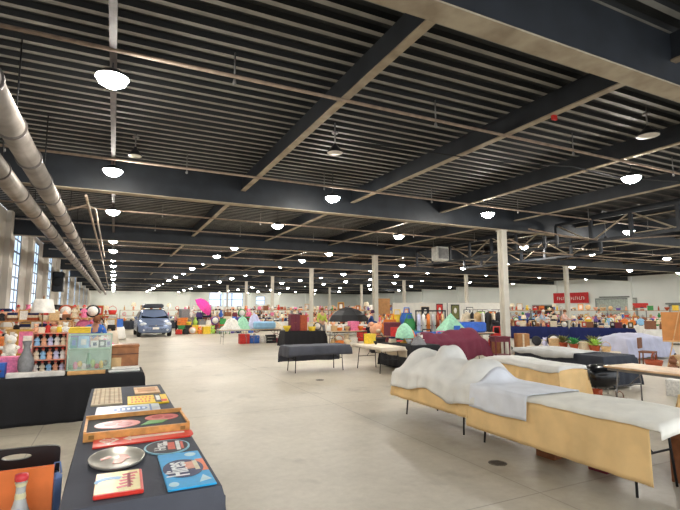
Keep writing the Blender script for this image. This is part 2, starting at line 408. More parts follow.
UNL = mat('unlit_lens', (205,200,186), .4)
def unlit(x, y, z, label, top, r=.17):
    t = thing('dome_lamp', label, 'lamp', (x, y, z))
    MB().lathe([(r, 0), (r * .97, .03), (r * .6, .1), (r * .3, .16), (.03, .2)], (0, 0, 0), 20).build('shade', HOUS, t)
    MB().lathe([(.0, -.02), (r * .7, -.014), (r * .95, .0)], (0, 0, 0), 16).build('lens', UNL, t)
    MB().tube([(0, 0, .2), (0, 0, top - z)], .016, 6).build('stem', STEEL_GREY, t)
    MB().lathe([(.07, 0), (.07, .03)], (0, 0, min(.42, top - z - .04)), 12).build('canopy', STEEL_GREY, t)
p = P(335, 153, 5.05); unlit(p.x, p.y, 5.05, 'unlit dark dome lamp hanging above the lit lamp near the centre', ZC)
p = P(648, 136, 5.1); unlit(p.x, p.y, 5.1, 'unlit pale-rimmed dome lamp at upper right', ZC, .2)
p = P(135, 156, 5.2); unlit(p.x, p.y, 5.2, 'unlit flat disc lamp right of the light rail', ZC, .15)
p = P(606, 241, 4.6); unlit(p.x, p.y, 4.6, 'unlit small lamp hanging under the roof truss', ZC, .24)
p = P(554, 114, 5.3)
tag(MB().box((0, 0, 0), (.1, .05, .1)).box((0, -.03, 0), (.05, .02, .05)).build('alarm_box', cm('red'), None, (p.x - .0, p.y, 5.24)), 'small red box fixed under the third ceiling beam', 'alarm')
p = P(440, 254, 4.7)
t = thing('unit_heater', 'pale grey box heater hanging left of the nearest column', 'heater', (p.x, p.y, 4.4))
MB().box((0, 0, .3), (.75, .55, .75), bev=.04).build('heater_case', mat('heater_grey', (196,196,188), .5), t)
MB().box((0, -.29, .3), (.6, .02, .55)).build('louvre', STEEL_GREY, t)
for s in (-1, 1): MB().tube([(s * .3, 0, .67), (s * .3, 0, 1.28)], .02, 6).build('hanger_rod', BLACKM, t)
t = thing('wall_speaker', 'black loudspeaker box mounted high on the window wall', 'speaker', (XL + .35, 38.9, 3.7))
MB().box((0, 0, 0), (.7, 1.1, 1.4), bev=.05).build('cabinet', BLACKM, t); MB().lathe([(.35, 0), (.25, .05)], (0, 0, 0), 16, Matrix.Translation((0, -.56, 0)) @ Matrix.Rotation(PI / 2, 4, 'X')).build('driver', RUBBER, t)

# ------------------------------------------------------------------ tables and cloths
TOPM = mat('table_top_laminate', (214,190,158), .45, var=.06)
TOPG = mat('table_top_grey', (190,186,178), .45, var=.06)
def folding_table(x0, x1, y0, y1, label, top=None, legm=None, group=None, legs=True, z=.73):
    L, W = x1 - x0, y1 - y0; along_y = W > L
    t = thing('folding_table', label, 'table', ((x0 + x1) / 2, (y0 + y1) / 2, 0), PI / 2 if along_y else 0, group)
    if along_y: L, W = W, L
    MB().box((0, 0, z - .018), (L, W, .036), bev=.008).build('tabletop', top or TOPM, t)
    MB().box((0, W / 2 - .05, z - .06), (L - .1, .02, .05)).box((0, -W / 2 + .05, z - .06), (L - .1, .02, .05)).build('apron_rail', legm or BLACKM, t)
    for s in (-1, 1):
        xx = s * (L / 2 - .2)
        for q in (-1, 1):
            MB().tube([(xx, q * (W / 2 - .12), z - .05), (xx, q * (W / 2 - .08), .4), (xx + s * .02, q * (W / 2 - .05), .01)], .0135, 8).build('leg', legm or BLACKM, t)
        MB().tube([(xx, -(W / 2 - .09), .38), (xx, W / 2 - .09, .38)], .011, 6).build('cross_bar', legm or BLACKM, t)
        MB().tube([(xx, 0, .38), (xx - s * .35, 0, z - .05)], .009, 6).build('brace', legm or BLACKM, t)
    return t
def cloth(name, x0, x1, y0, y1, drops, m, label, cat='tablecloth', z=.737, humps=(), seed=0, res=.06, fold=.02, jag=.0, group=None, wr=.006, thick=.004, flare=.06):
    """cloth over a table; drops = (x-, x+, y-, y+) ; humps = (x, y, rx, ry, h)"""
    dxm, dxp, dym, dyp = drops
    def axis(a, b_, da, db):
        o = []
        n = max(1, int(da / res))
        if da > 0: o += [a - da * (1 - k / n) for k in range(n)]
        n = max(2, int((b_ - a) / res)); o += [a + (b_ - a) * k / n for k in range(n + 1)]
        n = max(1, int(db / res))
        if db > 0: o += [b_ + db * (k + 1) / n for k in range(n)]
        return o
    us = axis(x0, x1, dxm, dxp); vs_ = axis(y0, y1, dym, dyp)
    off = Vector((seed * 13.7, seed * 3.1, 0)); V = []; F = []
    def top(x, y):
        h = 0
        for hx, hy, rx, ry, hh in humps:
            d = ((x - hx) / rx) ** 2 + ((y - hy) / ry) ** 2
            h = max(h, hh * math.exp(-d * d * .8) if d < 6 else 0) if hh > 0 else h + hh * math.exp(-d)
        return z + h + wr * (1 + noise.noise(Vector((x * 6, y * 6, 0)) + off)) * (1 + 5 * min(h, .3))
    for v in vs_:
        for u in us:
            cx = min(max(u, x0), x1); cy = min(max(v, y0), y1); eu = abs(u - cx); ev = abs(v - cy); e = max(eu, ev)
            sxn = (u > x1) - (u < x0); syn = (v > y1) - (v < y0)
            tz = top(cx, cy)
            if e <= 0: V.append((cx, cy, tz)); continue
            e += jag * noise.noise(Vector((u * 1.7, v * 1.7, 4)) + off) * (e / max(max(drops), .01))
            along = cy if eu >= ev else cx
            f = fold * math.sin(along * 21 + 3 * noise.noise(Vector((along * 2, seed, 0)))) * min(1, e / .25) + fold * .8 * noise.noise(Vector((along * 5, e * 2, seed)))
            o = .012 + flare * min(1, e / .5) * .5 + f * .6 + fold * .6
            mn = min(eu, ev) * .55
            X = cx + sxn * ((o if eu >= ev else 0) + (mn if eu < ev else mn * .3))
            Y = cy + syn * ((o if ev >= eu else 0) + (mn if ev < eu else mn * .3))
            if eu > 0 and ev > 0: X = cx + sxn * (o + mn * .15); Y = cy + syn * (o + mn * .15)
            V.append((X, Y, max(.006, tz - e)))
    nu = len(us)
    for j in range(len(vs_) - 1):
        for i in range(nu - 1): F.append((j * nu + i, j * nu + i + 1, (j + 1) * nu + i + 1, (j + 1) * nu + i))
    c = Vector(((x0 + x1) / 2, (y0 + y1) / 2, 0))
    mb = MB(); mb.add([Vector(p) - c for p in V], F, None, 0, True)
    o = mb.build(name, m, None, c)
    if not humps:
        rim = set()
        for j, v in enumerate(vs_):
            for i, u in enumerate(us):
                if x0 - 1e-6 <= u <= x1 + 1e-6 and y0 - 1e-6 <= v <= y1 + 1e-6 and (abs(u - x0) < 1e-6 or abs(u - x1) < 1e-6 or abs(v - y0) < 1e-6 or abs(v - y1) < 1e-6): rim.add(j * nu + i)
        at = o.data.attributes.new('sharp_edge', 'BOOLEAN', 'EDGE')
        for e in o.data.edges:
            if e.vertices[0] in rim and e.vertices[1] in rim: at.data[e.index].value = True
    s = o.modifiers.new('s', 'SOLIDIFY'); s.thickness = thick; s.offset = 1
    return tag(o, label, cat, group) if label else o

BLK = cloth_mat('black', (30,30,34)); CHAR = cloth_mat('charcoal', (84,86,95)); TANC = cloth_mat('tan', (246,208,148)); WHT = cloth_mat('white', (240,238,232)); 
NAVY = cloth_mat('navy', (24,36,92)); MAR = cloth_mat('maroon', (110,42,62)); LAV = cloth_mat('lavender', (208,210,232)); CREAMC = cloth_mat('cream', (236,222,202)); GRYC = cloth_mat('grey', (52,56,66))
LBL = cloth_mat('light_blue', (156,202,236))

# --- sign table at the near left
folding_table(-.21, .66, 3.06, 5.2, 'near folding table hidden under the charcoal cloth, nearer of two')
folding_table(-.21, .66, 5.22, 7.3, 'folding table hidden under the far half of the charcoal cloth')
cloth('tablecloth', -.21, .66, 3.06, 7.35, (.7, .7, .7, .7), CHAR, 'long charcoal cloth on the sign table, hanging to the floor', seed=1, wr=.0015, fold=.004, flare=.0, res=.05)
TZ = .747
def text(s, size, m, parent, loc, rz=0, ex=.0008, sxx=1, name='lettering', tilt=0):
    c = bpy.data.curves.new(name, 'FONT'); c.body = s; c.size = size; c.extrude = ex; c.align_x = 'CENTER'; c.align_y = 'CENTER'; c.materials.append(m)
    c.offset = size * .018
    tmp = bpy.data.objects.new('tmp', c); me = bpy.data.meshes.new_from_object(tmp); me.name = name; bpy.data.objects.remove(tmp)
    o = bpy.data.objects.new(name, me); C.objects.link(o); o.parent = parent; o.location = loc; o.rotation_euler = (tilt, 0, rz); o.scale = (sxx, 1, 1); return o
def ell(a, b_, n=28): return [(a * math.cos(2 * PI * k / n), b_ * math.sin(2 * PI * k / n)) for k in range(n)]
GL = .35
def flat(n, rgb): return mat('enamel_' + n, rgb, GL, var=.06, scale=20)
# blue tin sign
t = thing('tin_sign', 'blue rectangular tin soda sign at the near right corner of the charcoal table', 'sign', (.49, 3.44, TZ))
MB().box((0, 0, .006), (.29, .74, .012), bev=.004).build('sign_panel', flat('sky', (48,176,236)), t)
MB().prism(ell(.13, .19), .012, .0135, Matrix.Translation((-.01, .0, 0))).build('emblem', flat('navy', (24,30,90)), t)
MB().box((.035, .04, .014), (.06, .15, .001)).build('peach_panel', flat('peach', (244,176,150)), t)
MB().box((.115, .03, .0128), (.055, .26, .0012)).build('orange_panel', flat('orange', (246,130,86)), t)
text('Hires', .2, flat('pure_white', (252,252,250)), t, (-.05, -.01, .0145), PI / 2, sxx=.68)
MB().box((.078, .03, .0145), (.03, .2, .001)).build('bottle_picture', flat('cream', (240,226,196)), t)
for M_, pl in ((Matrix.Translation((-.1, -.29, 0)), ell(.03, .04)), (Matrix.Translation((.08, -.26, 0)), [(-.03, -.05), (.05, -.02), (.01, .08)]), (Matrix.Translation((.075, .29, 0)), ell(.04, .045))):
    MB().prism(pl, .012, .0135, M_).build('corner_mark', flat('pale_blue', (190,228,240)), t)
# oval sign
t = thing('oval_sign', 'small oval black and white sign with pale blue rim behind the blue tin sign', 'sign', (.435, 4.03, TZ), -.05)
MB().prism(ell(.17, .2), 0, .008).build('rim', flat('pale_blue2', (150,205,222)), t)
MB().prism(ell(.155, .18), .008, .0095).build('face', flat('black', (26,28,44)), t)
text('Hires', .12, flat('white', (240,240,236)), t, (-.05, 0, .0102), PI / 2, sxx=.8)
MB().box((.03, .0, .0105), (.055, .2, .001)).box((.11, 0, .0105), (.02, .2, .001)).build('red_panel', flat('salmon', (230,110,92)), t)
MB().box((.08, 0, .0105), (.03, .26, .001)).box((-.01, .08, .0112), (.03, .12, .001)).build('white_panel', flat('white', (240,240,236)), t)
# red arrow sign
t = thing('arrow_sign', 'long red metal sign with white arrow and diamond logo, between crate and trays', 'sign', (.285, 4.42, TZ), .0)
rr = [(-.38, -.19), (.36, -.15), (.395, -.08), (.395, .04), (.36, .1), (-.38, .17)]
MB().prism(rr, 0, .012).build('sign_panel', flat('red', (232,58,44)), t)
MB().prism([(-.16, -.02), (-.1, .06), (-.1, .025), (.33, .02), (.33, -.03), (-.1, -.055), (-.1, -.1)], .012, .0135).build('arrow', flat('blush', (252,226,214)), t)
MB().prism([(-.34, -.02), (-.27, .1), (-.19, -.02), (-.27, -.14)], .012, .0135).build('diamond_logo', flat('blush', (252,226,214)), t)
MB().box((-.27, -.02, .0142), (.1, .02, .001)).box((-.27, .03, .0142), (.05, .02, .001)).box((-.27, -.07, .0142), (.05, .02, .001)).build('logo_bars', flat('red', (232,58,44)), t)
# oval tin tray
t = thing('oval_tray', 'silver oval tray with faded red script, behind the small yellow sign', 'tray', (.075, 3.83, TZ))
MB().lathe([(.15, 0), (.175, .012), (.185, .035), (.178, .035), (.16, .016), (.0, .014)], (0, 0, .0), 32, sy=1.38).build('tray_body', mat('tray_silver', (186,182,170), .3, .5), t)
MB().prism([(-.03, -.1), (.03, -.11), (.06, -.03), (.09, .0), (.07, .08), (.01, .12), (.02, .03), (-.02, -.02)], .016, .018).prism([(-.1, 0), (-.03, .06), (-.05, .1), (-.11, .05)], .016, .018).build('red_script', flat('coral', (214,128,104)), t)
# small yellow sign
t = thing('small_sign', 'small yellow sign with red script and blue arc, nearest on the charcoal table', 'sign', (.085, 3.32, TZ), -.02)
MB().box((0, 0, .012), (.27, .4, .024), bev=.006).build('backing', flat('red', (232,58,44)), t)
MB().box((-.008, .006, .0245), (.25, .37, .003)).build('face', flat('yellow', (240,214,140)), t)
mb = MB()
for k in range(5): mb.box((.03 + .008 * k, -.1 + .055 * k, .0268), (.09 - .012 * (k % 2), .03, .0012), rz=.3)
mb.box((.055, 0, .0268), (.02, .26, .0012)).build('red_script', flat('red2', (214,60,54)), t)
a = [(-.11 + .0, -.05)] ; arc = [(-.02 + .09 * math.cos(x), .02 + .08 * math.sin(x)) for x in [PI * (1.05 - .1 * k) for k in range(9)]]
arc2 = [(-.02 + .07 * math.cos(x), -.0 + .05 * math.sin(x)) for x in [PI * (.25 + .1 * k) for k in range(9)]]
MB().prism([(x - .03, y_) for x, y_ in arc + arc2][::-1], .026, .0272).build('blue_arc', flat('blue2', (60,140,190)), t)
# wooden crate display with two red ovals
t = thing('display_tray', 'wide wooden tray with two red oval pictures on black, across the charcoal table', 'tray', (.245, 4.74, TZ), .01)
MB().box((0, -.26, .035), (.84, .025, .07)).box((0, .28, .05), (.84, .02, .1)).box((-.41, .01, .04), (.02, .54, .08)).box((.41, .01, .04), (.02, .54, .08)).build('wood_frame', mat('orange_wood', (226,160,86), .5, var=.12, scale=14), t)
for s in (-1, 1): MB().box((s * .36, -.275, .035), (.04, .006, .03)).build('bracket', flat('brass', (150,110,50)), t)
MB().box((0, .01, .058), (.8, .51, .012)).build('black_panel', mat('matt_black_board', (26,28,30), .7), t)
MB().prism(ell(.185, .15), .064, .067, Matrix.Translation((-.16, -.02, 0))).build('oval_picture', flat('rose', (222,120,118)), t)
MB().prism(ell(.15, .13), .064, .067, Matrix.Translation((.22, .1, 0))).build('oval_picture', flat('rose', (222,120,118)), t)
MB().prism([(.02, -.15), (.2, -.12), (.26, -.03), (.1, .0), (.06, -.08)], .064, .068).build('green_leaf', flat('leaf', (110,176,96)), t)
for cx, cy, r in ((-.22, 0, .05), (-.1, -.04, .06), (-.16, .06, .04), (.18, .12, .05), (.28, .08, .04)): MB().prism(ell(r, r), .067, .0685, Matrix.Translation((cx, cy, 0))).build('red_blot', flat('deep_rose', (190,74,78)), t)
# licence style plate
t = thing('metal_plate', 'long pale metal plate with blue lettering, behind the wooden tray', 'sign', (.2, 5.62, TZ), -.02)
MB().box((0, 0, .006), (.63, .5, .012), bev=.004).build('plate_body', mat('pale_plate', (196,204,208), .35, .2), t)
MB().prism(ell(.17, .13), .012, .0135, Matrix.Translation((.02, .02, 0))).build('blue_panel', flat('steel_blue', (84,124,176)), t)
mb = MB()
for k in range(6): mb.box((-.1 + .05 * k, .02, .0142), (.028, .1, .001))
mb.build('raised_marks', flat('ice', (210,226,238)), t); MB().box((.22, 0, .013), (.02, .4, .002)).build('blue_stripe', flat('steel_blue', (84,124,176)), t)
# yellow sign
t = thing('yellow_sign', 'yellow sign with red lettering and black and red end panel', 'sign', (.42, 6.12, TZ), -.02)
MB().box((0, 0, .01), (.44, .52, .02), bev=.004).build('sign_panel', flat('bright_yellow', (250,208,40)), t)
mb = MB()
for r, w in ((.14, .2), (.0, .24), (-.14, .18)):
    for k in range(6): mb.box((-.17 + w * k / 5, r, .0205), (.02, .08, .001))
mb.build('red_lettering', flat('orange_red', (226,110,40)), t)
MB().box((.11, 0, .021), (.07, .5, .002)).build('black_panel', flat('black', (26,28,30)), t); MB().box((.115, .02, .0225), (.045, .3, .001)).build('white_panel', flat('white', (240,240,236)), t)
MB().box((.17, -.15, .021), (.07, .12, .002)).build('red_panel', flat('red', (232,58,44)), t)
# papers
t = thing('newsprint_sheet', 'faded printed board at the far left of the charcoal table', 'paper', (-.015, 6.6, TZ), .0)
MB().box((0, 0, .008), (.32, 1.2, .016)).build('board', mat('old_paper', (206,190,162), .8), t)
for k in range(6): MB().box((-.13 + k * .052, 0, .0165), (.022 if k % 2 else .012, 1.1, .001)).build('print_column', mat('faded_print', (176,152,128), .8), t)
t = thing('tan_sign', 'pale peach board at the far right of the charcoal table', 'sign', (.45, 6.82, TZ), 0)
MB().box((0, 0, .008), (.3, .5, .016)).build('board', mat('peach_board', (224,188,150), .7), t); MB().box((0, 0, .0165), (.22, .3, .001)).build('print', mat('faded_print2', (206,158,120), .8), t)

# --- chair, orange board and bottle, bottom left
CH = mat('black_plastic', (24,25,27), .3)
t = thing('folding_chair', 'black plastic folding chair with pale handle slot beside the charcoal table', 'chair', (-.53, 3.85, .03))
bk = []
w2 = .25
poly = [(-w2, .5), (w2, .5), (w2, .78)] + [(w2 - .06 + .06 * math.cos(a), .79 + .06 * math.sin(a)) for a in (0, .4, .8, 1.2, 1.57)] + [(0, .872)] + [(-w2 + .06 + .06 * math.cos(a), .79 + .06 * math.sin(a)) for a in (1.57, 1.95, 2.35, 2.75, 3.14)]
def frame_with_slot():
    mb = MB(); M = Matrix.Translation((0, 0, 0)) @ Matrix.Rotation(PI / 2, 4, 'X')
    M = Matrix(((1, 0, 0, 0), (0, 0, -1, 0), (0, 1, 0, 0), (0, 0, 0, 1)))
    slot = [(.085 * math.cos(a), .825 + .02 * math.sin(a)) for a in [2 * PI * k / 32 for k in range(32)]]
    outer = []
    for k in range(32):
        a = 2 * PI * k / 32; c_, s_ = math.cos(a), math.sin(a)
        outer.append((w2 * math.copysign(abs(c_) ** .4, c_), .825 + (.055 if s_ > 0 else .325) * math.copysign(abs(s_) ** .4, s_)))
    for z in (-.015, .015):
        vs = [(x, y_, z) for x, y_ in slot] + [(x, y_, z) for x, y_ in outer]
        fs = [(i, (i + 1) % 32, 32 + (i + 1) % 32, 32 + i) for i in range(32)]
        mb.add(vs, fs if z < 0 else [f[::-1] for f in fs], M)
    n = 32
    for ring in (slot, outer):
        vs = [(x, y_, -.015) for x, y_ in ring] + [(x, y_, .015) for x, y_ in ring]
        mb.add(vs, [(i, n + i, n + (i + 1) % n, (i + 1) % n) for i in range(n)], M)
    return mb
frame_with_slot().build('backrest', CH, t)
MB().box((0, -.24, .45), (.46, .42, .03), bev=.012).build('seat', CH, t)
for s in (-1, 1):
    MB().tube([(s * .235, .02, .6), (s * .24, -.1, .45), (s * .245, -.42, -.02)], .012, 8).build('leg', BLACKM, t)
    MB().tube([(s * .225, -.38, .44), (s * .22, -.1, .3), (s * .22, .1, -.02)], .012, 8).build('leg', BLACKM, t)
t = thing('orange_book', 'large orange book with white page edge standing upright on the black chair', 'book', (-.50, 3.56, .497))
MB().box((-.0, 0, .175), (.42, .006, .35)).box((0, .03, .175), (.42, .006, .35)).build('cover', mat('orange_card', (232,120,52), .5, var=.06), t)
MB().box((.004, .015, .173), (.405, .024, .34)).build('pages', mat('page_cream', (240,214,186), .8), t)
t = thing('glass_decanter', 'figural glass bottle with red cap and blue figure before the orange book', 'bottle', (-.44, 3.42, .497))
MB().lathe([(.05, 0), (.055, .02), (.052, .15), (.035, .2), (.026, .24), (.026, .33), (.03, .34)], (0, 0, 0), 16).build('bottle_body', mat('milky_glass', (206,208,206), .15, alpha=.75), t)
MB().lathe([(.027, .21), (.03, .24), (.022, .285), (.034, .32)], (0, 0, 0), 12).build('neck_label', flat('ivory', (232,222,178)), t)
MB().lathe([(.034, .33), (.037, .345), (.033, .365), (.0, .37)], (0, 0, 0), 16).build('cap', flat('cap_red', (220,60,66)), t)
MB().ball((0, -.045, .11), (.03, .015, .045)).ball((0, -.05, .165), (.016, .01, .018)).build('blue_figure', flat('figure_blue', (90,100,190)), t)
t = thing('blue_bag', 'folded light blue cloth bag on the chair seat beside the orange book', 'bag', (-.29, 3.74, .497))
MB().box((0, 0, .13), (.07, .12, .26), bev=.03).build('bag_body', cloth_mat('denim', (120,146,196)), t)
MB().tube([(-.02, 0, .25), (-.01, 0, .32), (.02, 0, .32), (.03, 0, .25)], .006, 6).build('handle', cloth_mat('denim', (120,146,196)), t)

# ------------------------------------------------------------------ small goods
REG = {}
def lib_kind(kind, col):
    """parts of one small good, about one unit tall; returns list of (name, MB, material)"""
    c = cm(col)
    if kind == 'vase': return [('vase_body', MB().lathe([(.18, 0), (.3, .2), (.32, .45), (.15, .72), (.12, .85), (.2, 1)], seg=12), c)]
    if kind == 'jar': return [('jar_body', MB().lathe([(.3, 0), (.36, .15), (.36, .6), (.25, .75)], seg=12), c), ('jar_lid', MB().lathe([(.28, .75), (.28, .9), (.08, .95), (.08, 1)], seg=12), cm('cream'))]
    if kind == 'bottle': return [('bottle_body', MB().lathe([(.15, 0), (.16, .05), (.16, .55), (.06, .75), (.06, .92)], seg=10), c), ('bottle_cap', MB().lathe([(.07, .92), (.07, 1)], seg=10), cm('gold'))]
    if kind == 'figurine': return [('gown', MB().lathe([(.22, 0), (.24, .1), (.14, .45), (.18, .62), (.06, .72)], seg=10), c), ('head', MB().ball((0, 0, .8), .11, 10), SKIN), ('hat', MB().lathe([(.16, .86), (.1, .92), (.02, 1.0)], seg=10), cm('red')), ('arm', MB().tube([(-.15, -.02, .6), (-.2, -.14, .45), (-.02, -.2, .42)], .045, 6), c), ('arm', MB().tube([(.15, -.02, .6), (.2, -.14, .45), (.02, -.2, .42)], .045, 6), c)]
    if kind == 'table_lamp': return [('lamp_base', MB().lathe([(.2, 0), (.2, .04), (.06, .1), (.16, .3), (.05, .5), (.03, .6)], seg=12), c), ('lamp_shade', MB().lathe([(.36, .52), (.24, 1.0), (.22, 1.0), (.34, .53)], seg=16), cm('cream')), ('finial', MB().ball((0, 0, 1.03), .03, 6), cm('gold'))]
    if kind == 'stained_glass_lamp': return [('lamp_base', MB().lathe([(.25, 0), (.22, .05), (.06, .12), (.05, .5)], seg=12), cm('gold')), ('lamp_shade', MB().lathe([(.48, .25), (.46, .45), (.36, .72), (.18, .92), (.05, 1.0)], seg=16), c)]
    if kind == 'box': return [('carton', MB().box((0, 0, .42), (1., .8, .84)), c), ('carton_lid', MB().box((0, 0, .9), (1.04, .84, .2), bev=.03), c)]
    if kind == 'book_stack': return [('book', MB().box((0, 0, .15), (.9, .7, .28)), c), ('book', MB().box((.03, .02, .44), (.84, .66, .26)), cm('cream')), ('book', MB().box((-.02, 0, .72), (.8, .64, .26)), cm('navy'))]
    if kind == 'framed_picture': return [('picture_frame', MB().box((0, 0, .04), (.8, .08, .08)).box((0, 0, .96), (.8, .08, .08)).box((-.36, 0, .5), (.08, .08, 1)).box((.36, 0, .5), (.08, .08, 1)), cm('gold')), ('picture', MB().box((0, .01, .5), (.68, .03, .88)), c), ('picture_mount', MB().box((0, -.012, .5), (.36, .02, .5)), cm('white'))]
    if kind == 'basket': return [('basket_body', MB().lathe([(.35, 0), (.45, .3), (.5, .5), (.46, .5), (.4, .1)], seg=14), c), ('handle', MB().tube([(-.46, 0, .48), (-.38, 0, .8), (0, 0, 1), (.38, 0, .8), (.46, 0, .48)], .03, 6), c)]
    if kind == 'plate_on_stand': return [('plate', MB().lathe([(.0, .04), (.3, .03), (.5, 0), (.5, .03), (.3, .07), (.0, .07)], seg=18, M=Matrix.Translation((0, 0, .52)) @ Matrix.Rotation(PI / 2 - .2, 4, 'X')), c), ('stand', MB().box((0, .05, .03), (.4, .3, .05)).box((0, .15, .25), (.06, .04, .45)), WOODD)]
    if kind == 'clock': return [('clock_case', MB().lathe([(.48, -.1), (.5, -.05), (.5, .08), (.4, .1)], seg=20, M=Matrix.Translation((0, 0, .5)) @ Matrix.Rotation(PI / 2, 4, 'X')), c), ('clock_face', MB().lathe([(.38, .1), (.38, .115), (.0, .115)], seg=20, M=Matrix.Translation((0, 0, .5)) @ Matrix.Rotation(PI / 2, 4, 'X')), cm('white'))]
    if kind == 'teapot': return [('pot', MB().lathe([(.22, 0), (.4, .25), (.38, .5), (.2, .72)], seg=12), c), ('spout', MB().tube([(.34, 0, .3), (.55, 0, .45), (.62, 0, .68)], [.09, .06, .04], 8), c), ('handle', MB().tube([(-.34, 0, .6), (-.58, 0, .6), (-.56, 0, .3), (-.36, 0, .2)], .04, 6), c), ('lid', MB().lathe([(.22, .72), (.12, .84), (.04, .88), (.06, 1.0), (0, 1.0)], seg=12), c)]
    if kind == 'soft_toy': return [('toy_body', MB().ball((0, 0, .32), (.3, .26, .34)).ball((0, -.02, .76), (.24, .22, .22)).ball((-.17, 0, .95), .09, 8).ball((.17, 0, .95), .09, 8).ball((-.3, -.1, .42), (.1, .16, .09), 8).ball((.3, -.1, .42), (.1, .16, .09), 8).ball((-.18, -.26, .1), (.11, .2, .1), 8).ball((.18, -.26, .1), (.11, .2, .1), 8), c), ('muzzle', MB().ball((0, -.22, .71), (.1, .07, .08), 8), cm('cream'))]
    if kind == 'suitcase': return [('case_body', MB().box((0, 0, .46), (1.2, .4, .9), bev=.08), c), ('handle', MB().tube([(-.18, 0, .9), (-.16, 0, 1), (.16, 0, 1), (.18, 0, .9)], .03, 6), cm('black')), ('clasp', MB().box((-.35, -.21, .7), (.1, .03, .12)), cm('gold')), ('clasp', MB().box((.35, -.21, .7), (.1, .03, .12)), cm('gold'))]
    if kind == 'bag': return [('bag_body', MB().lathe([(.34, 0), (.42, .12), (.4, .45), (.3, .66), (.33, .7)], seg=12, sy=.6), c), ('handle', MB().tube([(-.2, 0, .64), (-.16, 0, .95), (.16, 0, .95), (.2, 0, .64)], .03, 6), c)]
    if kind == 'bowl': return [('bowl_body', MB().lathe([(.25, 0), (.3, .1), (.6, .6), (.75, 1), (.7, 1), (.5, .55), (.2, .15), (0, .12)], seg=16), c)]
    if kind == 'cloth_heap':
        mb = MB(); n = 14; V = []; F = []
        for i in range(n + 1):
            for j in range(20):
                a = 2 * PI * j / 20; r = i / n; h = (1 - r ** 1.6) * (.75 + .25 * math.sin(a * 3 + 2 * r)) + .12 * noise.noise(Vector((r * 5 * math.cos(a), r * 5 * math.sin(a), 1)))
                rr_ = r * (1 + .14 * math.sin(a * 4) + .07 * math.sin(a * 9))
                V.append((rr_ * math.cos(a), rr_ * math.sin(a) * .7, max(0, h)))
        for i in range(n):
            for j in range(20): F.append((i * 20 + j, (i + 1) * 20 + j, (i + 1) * 20 + (j + 1) % 20, i * 20 + (j + 1) % 20))
        return [('folded_cloth', mb.add(V, F, None, 0, True), cm(col, .9))]
    if kind == 'potted_plant':
        r = random.Random(3); mb = MB()
        for k in range(26):
            a = r.uniform(0, 2 * PI); e = r.uniform(.2, 1.2); l = r.uniform(.45, .75); d = Vector((math.cos(a) * math.cos(e), math.sin(a) * math.cos(e), math.sin(e))); s = d.cross(Vector((0, 0, 1))).normalized() * .08
            b0 = Vector((0, 0, .3)); p1 = b0 + d * l * .6; p2 = b0 + d * l + Vector((0, 0, -.1)); nn = Vector((0, 0, .006))
            mb.add([b0, p1 + s, p2, p1 - s, b0 - nn, p1 + s - nn, p2 - nn, p1 - s - nn], [(0, 1, 2, 3), (7, 6, 5, 4), (0, 4, 5, 1), (1, 5, 6, 2), (2, 6, 7, 3), (3, 7, 4, 0)])
        return [('pot', MB().lathe([(.18, 0), (.26, .3), (.28, .32), (.22, .32)], seg=12), cm('rust')), ('foliage', mb, c)]
    if kind == 'toy_truck': return [('truck_body', MB().box((.15, 0, .5), (.9, .5, .5), bev=.05), c), ('truck_cab', MB().box((-.5, 0, .5), (.4, .48, .6), bev=.06), cm('white'))] + [('wheel', MB().lathe([(.18, -.06), (.18, .06)], seg=12, M=Matrix.Translation((x, y_, .18)) @ Matrix.Rotation(PI / 2, 4, 'X')), RUBBER) for x in (-.5, .35) for y_ in (-.26, .26)]
    if kind == 'small_cabinet': return [('cabinet_body', MB().box((0, 0, .5), (.75, .5, .96)).box((0, 0, 1), (.82, .56, .04)), c), ('cabinet_door', MB().box((-.18, -.26, .5), (.33, .03, .84), bev=.01), c), ('cabinet_door', MB().box((.18, -.26, .5), (.33, .03, .84), bev=.01), c), ('knob', MB().ball((-.04, -.29, .5), .02, 6), cm('gold')), ('knob', MB().ball((.04, -.29, .5), .02, 6), cm('gold'))]
    if kind == 'side_table': return [('tabletop', MB().box((0, 0, .97), (.9, .7, .05), bev=.01), c), ('apron', MB().box((0, 0, .85), (.8, .6, .18)), c)] + [('leg', MB().lathe([(.03, 0), (.045, .15), (.025, .3), (.045, .6), (.05, .78)], (x, y_, 0), 8), c) for x in (-.37, .37) for y_ in (-.27, .27)] + [('lower_shelf', MB().box((0, 0, .2), (.7, .52, .03)), c)]
    if kind == 'chair': return [('seat', MB().box((0, 0, .5), (.5, .48, .06), bev=.02), c), ('backrest', MB().box((0, .23, .8), (.48, .04, .38), bev=.015), c)] + [('leg', MB().tube([(x, y_, .5), (x * 1.1, y_ * 1.1, 0)], .025, 6), c) for x in (-.21, .21) for y_ in (-.2, .2)]
    if kind == 'crate': return [('slat', MB().box((0, s * .38, .13 + .3 * k), (1, .04, .22)), c) for k in range(3) for s in (-1, 1)] + [('end_panel', MB().box((s * .48, 0, .42), (.04, .72, .84)), c) for s in (-1, 1)] + [('base', MB().box((0, 0, .03), (.96, .72, .05)), c)]
    if kind == 'umbrella': return [('canopy', MB().lathe([(1.0, .0), (.85, .3), (.55, .52), (.2, .64), (.0, .67)], seg=8, smooth=False), c), ('shaft', MB().tube([(0, 0, -.35), (0, 0, .72)], .015, 6), CHROME)]
